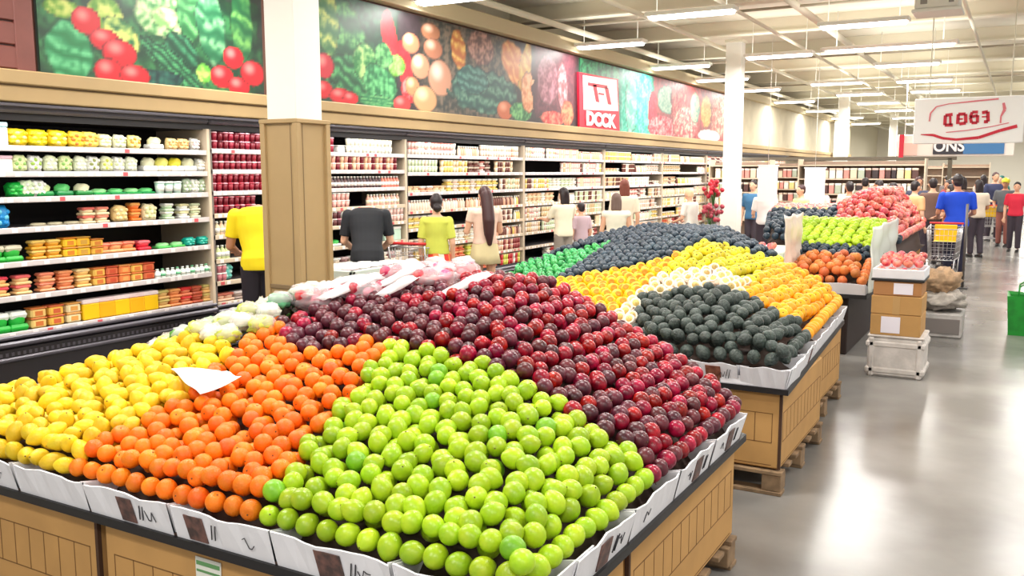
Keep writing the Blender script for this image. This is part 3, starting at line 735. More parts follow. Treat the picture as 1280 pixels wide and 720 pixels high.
put(F_['darkplum'], res.get('darkplum', []), 'purple_plum', 'blackish purple plum in the big plum pile behind the limes', 'plum', 'dark plums in the front display')
NF['d1'] = {k: len(v) for k, v in res.items()}

# white sheets and bags on the pile
paper = mat('white_sheet', rgb(250, 250, 248), .6)
def sheet(pts, label, name='paper_sheet', m=paper, sag=.015):
    n = len(pts); c = sum((Vector(p) for p in pts), Vector())/n
    vs = []; fs = []
    N = 8
    a, b_, c_, d_ = [Vector(p) for p in pts]
    for j in range(N+1):
        for i in range(N+1):
            u, v = i/N, j/N; p = a*(1-u)*(1-v)+b_*u*(1-v)+c_*u*v+d_*(1-u)*v
            p.z += sag*math.sin(u*PI)*math.sin(v*PI)*(-1)+.006*math.sin(u*9+v*4); vs.append(tuple(p))
    for j in range(N):
        for i in range(N): fs.append((j*(N+1)+i, j*(N+1)+i+1, (j+1)*(N+1)+i+1, (j+1)*(N+1)+i))
    o = MB().add(vs, fs, m, True).obj(name); md = o.modifiers.new('t', 'SOLIDIFY'); md.thickness = .002
    return tag(o, label, 'paper')
def on1(x, y, dz=.05): return (x, y, h1(x, y)+dz)
sheet([(-3.14, 2.57, 1.01), (-2.78, 2.41, .975), (-2.73, 2.58, 1.02), (-2.88, 2.60, 1.03)], 'folded white paper lying on the oranges')
film = mat('clear_film', rgb(250, 236, 240), .22, alpha=.30, spec=.8)
filmw = mat('milky_film', rgb(250, 246, 246), .3, alpha=.42, spec=.7)
def lump(c, r, amp, m, name, n=18, k=12, par=None, seed=0, sc=6):
    def fn(p):
        d = 1+amp*nz(p.x*sc/3+seed, p.y*sc/3, p.z*sc/3)+amp*.6*nz(p.x*sc+seed, p.y*sc, p.z*sc)
        return p*d
    mb = MB(); mb.ell((0, 0, 0), r, m, n, k, fn=fn)
    return mb.obj(name, par, c)
apple_r = mat('bagged_fruit_red', rgb(214, 40, 84), .4, vary=1.2, col2=rgb(240, 120, 130), nscale=16)
apme = fruit_mesh('bagged_apple', (.034, .034, .032), [apple_r], dimple, 12, 8)
bagspots = [(-3.40, 3.78), (-3.48, 3.92), (-3.22, 3.60), (-3.26, 3.90), (-3.02, 3.76), (-3.00, 4.04), (-2.76, 4.02), (-2.78, 4.30), (-3.04, 4.34), (-3.52, 4.06), (-3.28, 4.20), (-3.54, 4.36)]
bagnames = ['leftmost, nearest the salad packs', 'left, second up the slope', 'front one above the dark plums, left', 'middle, second up the slope', 'front one above the dark plums, right', 'right of the middle, second row', 'rightmost beside the loose plums', 'top right by the ridge', 'top middle', 'left, third up the slope', 'middle, third up the slope', 'top left toward the tan column']
for i, ((x, y), t) in enumerate(zip(bagspots, bagnames)):
    z = h1(x, y)+.005; e = empty('fruit_bag', (x, y, z), random.uniform(-.4, .4)); tag(e, 'clear bag of red and pink fruit, '+t, 'bag of fruit')
    for k in range(8):
        o = bpy.data.objects.new('bagged_apple', apme); COL.objects.link(o); o.parent = e
        a = k*.9; rr_ = .05+.045*(k % 3)/2; o.location = (rr_*1.15*math.cos(a), rr_*1.0*math.sin(a), .03+.03*(k % 2)); o.rotation_euler = (a, k, 0)
    lump((0, 0, .035), (.135, .12, .065), .22, film, 'clear_bag', par=e, seed=i*3.1)
    lump((-.02, .11, .085), (.07, .05, .03), .4, filmw, 'bag_neck', 12, 8, par=e, seed=i*2.1)
slv = mat('white_sleeve', rgb(234, 228, 228), .35, spec=.5, alpha=.72)
shs = [(-3.50, 3.42, .38, .075, 'lowest on the left'), (-3.36, 3.58, .42, .08, 'second from the left'), (-3.16, 3.50, .36, .10, 'nearest the front, above the dark plums'), (-2.96, 3.72, .32, .07, 'narrow one in the middle'),
       (-2.86, 3.62, .22, .08, 'short one touching the dark plums'), (-2.60, 3.78, .34, .085, 'rightmost, lying on the loose plums'), (-3.60, 3.80, .40, .09, 'upper left beside the salad packs'), (-3.30, 4.05, .34, .08, 'upper middle'), (-3.04, 4.22, .28, .07, 'at the top near the ridge')]
for (x, y, Ln, w, t) in shs:
    dx, dy = .30*Ln, .92*Ln; a_ = .055 if x > -2.7 else .095
    sheet([on1(x, y, a_-.02), on1(x+w, y+.03, a_-.02), on1(x+w+dx, y+dy, a_+.02), on1(x+dx, y+dy, a_+.02)], 'white plastic sleeve on the bagged fruit, '+t, 'plastic_sleeve', slv, -.03)
# salad packs and small tubs at the left back
leafm = [mat('leaf_%d' % i, rgb(*c), .6, noise=.3, nscale=30) for i, c in enumerate([(96, 160, 60), (40, 110, 70), (206, 220, 90), (232, 236, 214), (90, 170, 120)])]
sspots = []
for j in range(13):
    for i in range(9):
        sspots.append((-4.05+.11*i+.05*(j % 2), 3.05+.125*j))
cnt = 0
SAL = ['yellow and white', 'dark green', 'pale white', 'mint green and white', 'bright green']
for (x, y) in sspots:
    if x > -3.19-(y-3.0)*.14 or inside(P1, x, y) < .07: continue
    x += random.uniform(-.02, .02); y += random.uniform(-.02, .02); z = h1(x, y)+.03+.06*min(1, max(0, (y-3.0)/.7))
    k = (cnt*7+3) % 5 if y > 3.35 else (2, 3, 2, 0)[cnt % 4]
    e = empty('salad_pack', (x, y, z-.02), random.uniform(0, 3)); tag(e, 'small clear pack of %s salad leaves behind the lemons' % SAL[(k+2) % 5] if False else 'small clear pack of %s leaves in the heap behind the lemons' % {0: 'green', 1: 'dark green', 2: 'yellow-green', 3: 'whitish', 4: 'mint green'}[k], 'salad pack', 'leaf packs behind the lemons')
    lump((0, 0, .035), (.062, .055, .042), .5, leafm[k], 'leaves', 14, 9, e, cnt*1.7, 9)
    lump((.01, 0, .045), (.072, .06, .042), .3, filmw if cnt % 3 == 0 else film, 'film', 12, 8, e, cnt*.9, 7)
    cnt += 1
# small items between the displays
def reg_s(x, y): return 'x'
for (cx, cy, cols, nm, lb) in [(-2.28, 4.98, (240, 140, 50), 'carrot_bag', 'bag of orange baby carrots between the two big displays'), (-2.02, 4.98, (120, 180, 60), 'green_pack', 'white pack of small green vegetables between the two big displays')]:
    e = empty(nm, (cx, cy, .74)); tag(e, lb, 'vegetable pack')
    mb = MB(); mm = flat(cols)
    for k in range(16): mb.cap((random.uniform(-.1, .1), random.uniform(-.07, .07), .05), .013, (random.uniform(-.1, .1), random.uniform(-.07, .07), .07), .011, mm, 7)
    mb.obj('vegetables', e); MB().box(-.12, .12, -.09, .09, .0, .04, whitet, b=.01).obj('pack_tray', e)
tb = slab([(-2.45, 4.88), (-1.92, 4.88), (-1.92, 5.04), (-2.45, 5.5)], 0, .74, cardb).obj('cardboard_box'); tag(tb, 'plain cardboard box wedged between the two big displays', 'box')

# ------------------------------------------------------------------ DISPLAY 2 (second)
P2 = [(-1.92, 5.06), (-1.08, 5.06), (-1.22, 7.75), (-2.3, 9.2), (-4.45, 9.2), (-4.6, 7.95), (-3.75, 6.9), (-2.5, 5.62)]
h2 = pile(P2, [.31, .38, .9, 1., .5, .3, .30, .30], .80, 1.245)
tag(slab(P2, .60, .632, blackb, .012).obj('display_board'), 'black board under the second display trays', 'display board')
mound(P2, h2, .13, .64, 'pile_core', 'mound core under the second fruit pile, dark for the shade between fruits', brownr)
def rotbin(*a, **k): return carton_bin(*a, **k)
carton_bin(-1.9, -1.11, 5.09, 6.28, 'wooden-looking cardboard bin under the avocados', panels=('f', 'r'))
carton_bin(-1.95, -1.21, 6.33, 7.62, 'cardboard bin under the tangerines at the aisle side')
carton_bin(-3.3, -1.98, 6.7, 9.0, 'cardboard bin at the hidden middle of the second display', panels=())
pallet(-1.95, -1.09, 5.06, 6.30, 'wooden pallet under the avocado end of the second display')
pallet(-1.99, -1.19, 6.34, 7.65, 'wooden pallet under the tangerine end of the second display')
def edge_tray(p, q, t0, t1, label, photo=None, marks=False, ends=(0, 0)):
    a = Vector(p).lerp(Vector(q), t0); b_ = Vector(p).lerp(Vector(q), t1); c = (a+b_)/2; rz = math.atan2(b_.y-a.y, b_.x-a.x)
    return tray(c.x, c.y, rz, (b_-a).length-.01, label, photo, marks, ends=ends)
edge_tray(P2[0], P2[1], 0, .33, 'white tray with a brown photo under the leftmost avocados', (-.03, .085, cardr), True)
edge_tray(P2[0], P2[1], .33, .68, 'white tray with a brown photo under the middle avocados', (.0, .09, cardr), True)
edge_tray(P2[0], P2[1], .68, 1, 'plain white tray at the avocado corner', None, False, (0, 1))
edge_tray(P2[1], P2[2], .0, .18, 'plain white tray on the aisle side of the avocados')
edge_tray(P2[1], P2[2], .18, .36, 'white tray where avocados meet tangerines', (.05, .06, cardd))
edge_tray(P2[1], P2[2], .36, .56, 'white tray on the aisle side under the nearer tangerines')
edge_tray(P2[1], P2[2], .56, .78, 'white tray on the aisle side under the farther tangerines')
edge_tray(P2[1], P2[2], .78, 1, 'white tray at the far corner of the tangerines', ends=(0, 1))
edge_tray(P2[7], P2[0], 0, .5, 'white tray under the pale netted pears, farther left')
edge_tray(P2[7], P2[0], .5, 1, 'white tray left of the avocado trays')
edge_tray(P2[6], P2[7], .5, 1, 'white tray under the bright yellow persimmons')
edge_tray(P2[6], P2[7], 0, .5, 'white tray under the yellow persimmons, mostly hidden by plums')
def reg2(x, y):
    # distance from left diagonal edge
    if x < -3.5 and y < 8.3: return 'greenp'
    if y > (6.95 if x < -2.6 else 6.95+(x+2.6)*1.7): return 'blue'
    if x < -3.72: return 'greenp'
    a = (y-5.06); 
    if y < 6.02-.05*(x+1.5) and x > -2.02-(y-5.06)*.35: return 'avocado'
    if x > -1.62-.1*(y-6) and y >= 5.98: return 'tanger'
    if x > -2.42:
        return 'pear' if y < 6.55 else ('ylg' if x < -1.6 else 'tanger')
    return 'yellow'
D2 = fillpile(P2, h2, .092, reg2, marg=.035, up=True)
NF['d2'] = {k: len(v) for k, v in D2.items()}
put(F_['avocado'], [(x, y, z, tuple(random.uniform(0, 6) for _ in range(3)), s) for x, y, z, r, s in D2.get('avocado', [])], 'avocado', 'dark green-black avocado in the near tray of the second display', 'avocado', 'avocados in the second display')
put(F_['yellow'], D2.get('yellow', []), 'persimmon', 'bright yellow persimmon with an orange hollow left of the avocados', 'persimmon', 'yellow persimmons in the second display')
put(F_['tanger'], D2.get('tanger', []), 'tangerine', 'yellow-orange tangerine on the aisle side of the second display', 'tangerine', 'tangerines in the second display')
put(F_['pear'], [(x, y, z, (random.uniform(-1.6, -.7), random.uniform(-.4, .4), random.uniform(-.6, .6)) if False else r, s) for x, y, z, r, s in D2.get('pear', [])], 'pear', 'pale pear in a white foam net behind the avocados', 'pear', 'netted pears in the second display', netted=True)
put(F_['ylg'], D2.get('ylg', []), 'guava', 'yellow-green guava behind the netted pears', 'guava', 'guavas in the second display')
put(F_['greenp'], D2.get('greenp', []), 'green_pepper', 'small green pepper in the leftmost part of the second display', 'pepper', 'green peppers in the second display')
# the blue-black ridge needs its own tighter packing
D2b = fillpile(P2, h2, .076, lambda x, y: 'b' if reg2(x, y) == 'blue' else None, marg=.04)
put(F_['blue'], [(x, y, z+.03, r, s) for x, y, z, r, s in D2b.get('b', [])], 'damson', 'blue-black plum on the ridge behind the yellow fruit', 'plum', 'blue-black plums in the second display', stuffname='damson_heap')

# ------------------------------------------------------------------ DISPLAY 3
P3 = [(-2.02, 9.36), (-1.27, 9.36), (-1.34, 12.2), (-2.6, 12.2)]
h3 = pile(P3, [.24, 9, 9, 9], .79, 1.22)
tag(slab(P3, .60, .64, blackb, .01).obj('display_board'), 'black stand top of the third display with russet pears', 'display board')
tag(MB().box(-1.9, -1.45, 9.5, 12, 0, .6, mat('black_stand', rgb(46, 32, 30), .6), b=.01).obj('display_stand'), 'dark stand under the third display', 'display stand')
tray(-1.645, 9.36, 0, .74, 'white tray with a small number under the russet pears', None, True, ends=(0, 0))
carton_bin(-2.02, -1.72, 8.95, 9.30, 'small stacked cardboard carton left of the dark stand', .15, .62, ('f', 'r'), split='plain')
mound(P3, h3, .14, .64, 'pile_core', 'mound core under the third display, dark for the shade between fruits', brownr)
for (ya, yb, k, lb, cat, gp, nm, D) in [(9.36, 10.05, 'russet', 'russet-orange pear in the front rows of the third display', 'pear', 'russet pears', 'russet_pear', .112),
                          (10.05, 10.35, 'blue', 'blue-black plum in the thin row behind the russet pears', 'plum', 'blue-black plums in the third display', 'dark_plum', .08),
                          (10.35, 11.9, 'brightg', 'bright green apple in the block behind the russet pears', 'apple', 'green apples in the third display', 'green_apple', .09)]:
    r3 = fillpile(P3, h3, D, lambda x, y: 'a' if ya < y < yb else None, marg=.05, up=True, dz=.15)
    put(F_[k], r3.get('a', []), nm, lb, cat, gp)
def drape(x, y0, y1, z0, z1, label, m, amp=.05, thick=None):
    N, K = 24, 18; vs = []; fs = []
    for j in range(K+1):
        for i in range(N+1):
            u, v = i/N, j/K; y = y0+(y1-y0)*u; z = z0+(z1-z0)*v
            vs.append((x+amp*.6*nz(y*3, z*6, x)+amp*.3*math.sin(u*22+v*2)*(.4+.6*(1-v))+.10*(v**2)*0, y+.03*nz(z*5, u*4), z-.025*abs(math.sin(u*7))*v))
    for j in range(K):
        for i in range(N): fs.append((j*(N+1)+i, j*(N+1)+i+1, (j+1)*(N+1)+i+1, (j+1)*(N+1)+i))
    o = MB().add(vs, fs, m, True).obj('plastic_liner'); md = o.modifiers.new('t', 'SOLIDIFY'); md.thickness = .004
    return tag(o, label, 'plastic liner')
pl = mat('hanging_plastic', rgb(240, 244, 236), .25, alpha=.75, spec=.7)
drape(-1.25, 9.35, 11.6, .66, 1.32, 'crumpled translucent plastic liner hanging on the aisle side of the third display', pl)
drape(-2.06, 9.25, 10.2, .7, 1.42, 'crumpled pale plastic liner between the dark plums and the russet pears', mat('hanging_plastic_warm', rgb(248, 232, 218), .3, alpha=.85, spec=.7))

# ------------------------------------------------------------------ box stack at the aisle
def carton(x0, x1, y0, y1, z0, z1, label, note=None, m=cardb):
    e = empty('carton', ((x0+x1)/2, (y0+y1)/2, z0)); tag(e, label, 'carton'); hx, hy, hz = (x1-x0)/2, (y1-y0)/2, z1-z0
    MB().box(-hx, hx, -hy, hy, 0, hz, m, b=.006).obj('carton_body', e)
    MB().box(-hx, hx, -.03, .03, hz-.001, hz+.0015, mat('tape', rgb(190, 150, 96), .35)).box(-.03, .03, -hy-.0015, -hy+.001, 0, hz, mat('tape', None)).obj('tape', e) if not note else None
    if note: MB().box(note[0], note[1], -hy-.004, -hy+.001, hz*.12, hz*.9, mat('note_white', rgb(236, 230, 240), .6)).obj('paper_label', e)
    return e
yb0 = 8.62
foam = mat('foam_white', rgb(216, 208, 202), .8, noise=.2, nscale=9, bump=.4, bscale=20)
e = empty('foam_crate', (-.90, 8.87, 0)); tag(e, 'dirty white foam crate at the bottom of the carton stack', 'crate')
MB().box(-.235, .235, -.25, .25, .0, .36, foam, b=.02).obj('crate_body', e)
mb = MB()
for z in (.03, .27): mb.box(-.25, .25, -.262, .262, z, z+.06, foam, b=.015)
for s in (-1, 1): mb.box(s*.2-.025, s*.2+.025, -.262, .262, 0, .36, foam, b=.012)
mb.obj('ribs', e); MB().box(-.24, .24, -.255, .255, .36, .385, foam, b=.01).obj('crate_lid', e)
carton(-1.12, -.70, yb0, 9.1, .385, .575, 'lower cardboard carton with white label on the foam crate', (-.12, .04))
carton(-1.12, -.70, yb0, 9.1, .578, .745, 'middle cardboard carton without a label in the aisle stack')
carton(-1.11, -.71, yb0+.01, 9.1, .748, .875, 'top darker cardboard carton with white label in the aisle stack', (-.03, .13), mat('cardboard_dark', rgb(176, 124, 76), .75))
tag(MB().box(-1.13, -.69, yb0-.01, 9.12, .878, .90, blackb, b=.003).obj('serving_board'), 'dark board on top of the aisle carton stack', 'board')
P4 = [(-1.08, 8.65), (-.66, 8.65), (-.70, 9.8), (-1.08, 9.8)]
e = empty('fruit_tray', (-.91, 8.9, .90)); tag(e, 'pale foam tray of red apples on top of the carton stack', 'tray')
mb = MB(); mb.box(-.21, .21, -.26, .26, 0, .02, whitet); mb.box(-.215, .215, -.265, -.25, 0, .085, whitet, b=.004); mb.box(.2, .215, -.26, .26, 0, .085, whitet, b=.004); mb.box(-.215, -.2, -.26, .26, 0, .085, whitet, b=.004); mb.box(-.215, .215, .25, .265, 0, .085, whitet, b=.004); mb.obj('tray_body', e)
pts = []
for j in range(6):
    for i in range(4): pts.append((-.91-.15+.092*i+.03*(j % 2), 8.70+.08*j, .965+.05*(j > 0)+.012*j, (0, random.random(), random.random()*6), random.uniform(.9, 1.05)))
put(F_['redsmall'], pts, 'red_apple', 'red and white apple on the foam tray above the cartons', 'apple', 'apples above the carton stack')

# ------------------------------------------------------------------ DISPLAY 4 far (red apples, dark fruit)
P5 = [(-3.2, 13.0), (-1.35, 13.0), (-1.35, 16.5), (-3.9, 16.5)]
h5a = pile(P5, [.22, .7, 9, 9], .95, 1.22)
def h5(x, y):
    t = min(1, max(0, (x+2.55)/.5)); return h5a(x, y)+t*.30*min(1, max(0, (-1.38-x)/.35))*min(1, max(0, (y-13.3)/1.2))
mound(P5, h5, .14, .64, 'pile_core', 'mound core under the far red fruit, dark for the shade between fruits', brownr)
carton_bin(-3.0, -1.4, 13.05, 16.3, 'cardboard bin under the far display of red fruit', .0, .62, ('f', 'r'))
def reg5(x, y):
    if x > -2.35 and y > 13.2: return 'r'
    if y < 14.3: return 'd'
    return 'r' if y > 14.5 else 'g'
r5 = fillpile(P5, h5, .115, reg5, marg=.05, up=True)
put(F_['redsmall'], [(x, y, z, r, 1.35) for x, y, z, r, s in r5.get('r', [])], 'red_apple', 'red apple on the far display left of the blue-shirted shopper', 'apple', 'red apples on the far display')
put(F_['blue'], [(x, y, z, r, 1.45) for x, y, z, r, s in r5.get('d', [])], 'dark_plum', 'dark fruit along the near edge of the far display', 'plum', 'dark fruit on the far display')
put(F_['pear'], [(x, y, z, r, 1.25) for x, y, z, r, s in r5.get('g', [])], 'pear', 'pale yellow pear on the far display behind the dark fruit', 'pear', 'pale pears on the far display')
# ------------------------------------------------------------------ refrigerated cases
ZS_A = [.53, .83, 1.11, 1.39, 1.64, 1.85, 2.06]
ZS_B = [.50, .72, .95, 1.20, 1.42, 1.65, 1.87, 2.08]
ZS_C = [.36, .60, .84, 1.08, 1.32, 1.57, 1.84, 2.08]
FX_ = -7.17
def ladder(mb, x0, x1, ys_, z0, z1, mf):
    vs = []
    for y in ys_: vs += [(x0, y, z0), (x1, y, z0), (x1, y, z1), (x0, y, z1)]
    o = len(mb.v); mb.v += vs; n = len(ys_)
    for i in range(n-1):
        k = mb.mi(mf(i))
        for a in range(4): mb.f.append([o+i*4+a, o+i*4+(a+1) % 4, o+i*4+4+(a+1) % 4, o+i*4+4+a][::-1]); mb.m.append(k); mb.sm.append(False)
    for f in ([0, 1, 2, 3], [n*4-1, n*4-2, n*4-3, n*4-4]): mb.f.append([o+q if False else q+o for q in f]); mb.m.append(0); mb.sm.append(False)
caseback = mat('case_back', rgb(30, 26, 30), .6)  # plain dark colour of the back panels
tagp = mat('price_tag', rgb(246, 238, 238), .5); tagr = mat('price_tag_red', rgb(214, 90, 96), .5)
names = ['nearest refrigerated case with golden juice cartons', 'refrigerated case of dark red cups behind the tan column', 'refrigerated case behind the lime-shirted shopper',
         'refrigerated case behind the long-haired shopper', 'refrigerated case behind the two pale-dressed shoppers', 'refrigerated case near the far mural panel, nearer half', 'refrigerated case near the far mural panel, farther half', 'farthest refrigerated case beside the slim column']
bounds = [3.0, 6.47, 9.82, 13.1, 16.4, 19.7, 23.0, 26.3, 32]
warm = mat('shelf_lip_warm', rgb(214, 196, 172), .45)
for i, nm in enumerate(names):
    y0, y1 = bounds[i], bounds[i+1]; zs = ZS_A if i == 0 else ZS_B if i == 1 else ZS_C
    e = empty('refrigerated_case', (FX_, (y0+y1)/2, 0)); tag(e, nm, 'refrigerated case'); hy = (y1-y0)/2
    MB().box(-.78, -.74, -hy, hy, .1, 2.4, caseback).obj('back_panel', e)
    mb = MB().box(-.78, .02, -hy, hy, 0.05, zs[0]-.12, darkm, b=.01).box(-.70, -.06, -hy, hy, 0, .05, darkm)
    mb.box(.0, .045, -hy, hy, .30, .335, greym, b=.01); mb.box(-.02, .035, -hy, hy, .04, .075, greym, b=.008)
    mb.obj('base', e)
    g_ = MB(); ladder(g_, .018, .024, [-hy+.03+.025*q for q in range(int((y1-y0-.06)/.025))], .345, .375, lambda q: (greym, darkm)[q % 2]); g_.obj('vent_grille', e)
    MB().box(-.05, .05, -hy, hy, zs[0]-.11, zs[0]-.065, greym, b=.015).box(-.06, .03, -hy, hy, zs[0]-.05, zs[0]-.02, greym, b=.008).obj('bumper_rail', e)
    for k, z in enumerate(zs):
        lm = lip if i < 1 else (lip if z > 1.5 else warm)
        sh = MB().box(-.7, -.012, -hy+.01, hy-.01, z-.022, z, mat('shelf_plate', rgb(110, 104, 106), .4)).box(-.014, .0, -hy+.01, hy-.01, z-.042, z+.006, lm, b=.003).obj('shelf', e)
        t = MB(); yy = -hy+.08
        rr_ = random.Random(i*31+k)
        st_ = []; ms_ = []
        while yy < hy-.1:
            st_ += [yy, yy+.05]; ms_ += [tagr if rr_.random() < .12 else tagp, lm]; yy += rr_.choice((.08, .13, .2))
        ladder(t, 0, .003, st_, z-.036, z-.002, lambda q: ms_[q])
        p = t.obj('price_tags', sh)
    MB().box(-.78, .02, -hy, hy, 2.33, 2.41, greym, b=.02).box(-.78, -.04, -hy, hy, 2.27, 2.34, darkm).obj('canopy', e)
    for s in (-1, 1):
        MB().box(-.74, .012 if s > 0 else -.0, s*hy-(.035 if s > 0 else 0), s*hy+(0 if s > 0 else .035), .3, 2.28, warm if s > 0 else mat('case_side', rgb(120, 110, 104), .5), b=.004).obj('side_panel', e)
    if i < 7:
        ld = bpy.data.lights.new('case_light', 'AREA'); ld.shape = 'RECTANGLE'; ld.size = .06; ld.size_y = (y1-y0)*.9; ld.energy = 16; ld.color = (1, .97, .93)
        lo = bpy.data.objects.new('case_light', ld); COL.objects.link(lo); lo.location = (FX_+.0, (y0+y1)/2, 2.32); lo.rotation_euler = (0, math.radians(-35), 0)
        lo.location = (FX_+.075, (y0+y1)/2, 2.36)
    MB().box(.02, .09, -hy, hy, 2.375, 2.40, greym, b=.004).obj('case_lamp', e)

PK = {}
def pmat(c): return flat(c, .4)
def pmesh(kind, c1, c2, parts, sz=(1, 1, 1)):
    key = (kind, c1, c2, parts)
    if key in PK: return PK[key]
    a, b_ = pmat(c1), pmat(c2); low = not parts
    body = MB(); lid = MB(); L_ = body if low else lid
    nn = 8 if low else 14
    if kind == 'cup':
        body.lathe([(.026, 0), (.034, .075)], a, nn); L_.lathe([(.037, .076), (.037, .084), (.03, .088), (0, .088)], b_, nn)
        if not low: body.lathe([(.0285, .018), (.0335, .06)], b_, nn)
    elif kind == 'tub':
        body.box(-.11, 0, -.07, .07, 0, .078, a, b=.014); L_.box(-.114, .004, -.074, .074, .078, .09, b_, b=.005)
        if not low: body.box(-.02, .0015, -.035, .035, .02, .06, b_)
    elif kind == 'clam':
        def fn(p): return Vector((p.x, p.y, p.z)).normalized()*(1+.12*nz(p.x*4, p.y*4, p.z*4))
        body.box(-.12, 0, -.075, .075, 0, .03, a, b=.012)
        body.ell((-.06, 0, .048), (.055, .07, .035), a, nn, 7, fn=fn); L_.box(-.115, -.003, -.072, .072, .055, .086, b_, b=.02)
    elif kind == 'bag':
        sg = lambda v, e_: math.copysign(abs(v)**e_, v)
        def fn(p): return Vector((sg(p.x, .7), sg(p.y, .55)*(1-.08*p.z), sg(p.z, .6)))*(1+.22*nz(p.x*2.2, p.y*2.2, p.z*2.2+c1[0]*.1))
        body.ell((-.055, 0, .09), (.05, .08, .088), a, 20 if not low else 10, 12 if not low else 6, fn=fn)
        for q in range(9):
            ay, az = ((q % 3)-1)*.048+.012*math.sin(q*5), .045+(q//3)*.042
            L_.ell((-.022, ay, az), (.03, .025, .022), b_ if q % 2 else a, 9, 6)
    elif kind == 'bottle':
        body.lathe([(.027, 0), (.03, .01), (.03, .09), (.014, .12), (.013, .128)], a, nn); L_.lathe([(.016, .126), (.016, .146), (0, .146)], b_, nn)
        if not low: body.lathe([(.0305, .03), (.0305, .075)], b_, nn)
    elif kind == 'carton':
        body.box(-.1, 0, -.085, .085, 0, .15, a, b=.01); L_.box(-.102, .002, -.087, .087, .15, .19, b_, b=.008)
    elif kind == 'pack':
        body.box(-.12, 0, -.09, .09, 0, .035, a, b=.012)
        def fn(p): return p*(1+.35*nz(p.x*4, p.y*4, p.z*4+3))
        L_.ell((-.06, 0, .045), (.052, .082, .035), b_, nn, 8, fn=fn)
    names_ = dict(cup='yogurt_cup', tub='plastic_tub', clam='clamshell_box', bag='snack_bag', bottle='small_bottle', carton='juice_carton', pack='wrapped_pack')
    pn = dict(cup='lid', tub='lid', clam='clear_lid', bag='printed_label', bottle='cap', carton='top_band', pack='contents')
    PK[key] = (names_[kind], body.mesh(names_[kind]), None if low else (pn[kind], lid.mesh(pn[kind])))
    return PK[key]
CATS = dict(cup='cup', tub='tub', clam='box', bag='bag', bottle='bottle', carton='carton', pack='pack')
def product(kind, c1, c2, y, z, label, group, sc=(1, 1, 1), x=-.035, parts=True, rot=None):
    n_, me, sub = pmesh(kind, c1, c2, parts)
    o = bpy.data.objects.new(n_, me); COL.objects.link(o); o.location = (FX_+x, y, z); o.scale = sc
    o.rotation_euler = (0, 0, random.uniform(-.06, .06) if rot is None else rot)
    tag(o, label, CATS[kind], group)
    if sub: c = bpy.data.objects.new(sub[0], sub[1]); COL.objects.link(c); c.parent = o
    return o
def cn(c):
    r, g, b_ = c
    if min(c) > 205: return 'white'
    if max(c)-min(c) < 30: return 'grey' if max(c) > 90 else 'black'
    if r > 200 and g > 180 and b_ < 140: return 'yellow'
    if r > 200 and g > 190: return 'cream'
    if g > r+15 and b_ > r+30 and b_ > g-40: return 'teal' if g > b_-15 else 'blue'
    if b_ > r and b_ > g: return 'blue'
    if g > r+10: return 'green'
    if r > 180 and g > 110 and b_ < 110: return 'amber' if g > 140 else 'orange'
    if r > 200 and g > 140: return 'pink' if b_ > g-10 else 'peach'
    if r > 140 and g < 90: return 'red'
    if r < 150 and g < 80: return 'dark red'
    return 'brown'
SHN = {0: 'lowest', 1: 'second lowest', 2: 'third lowest', 3: 'middle', 4: 'third from top', 5: 'second from top', 6: 'top'}
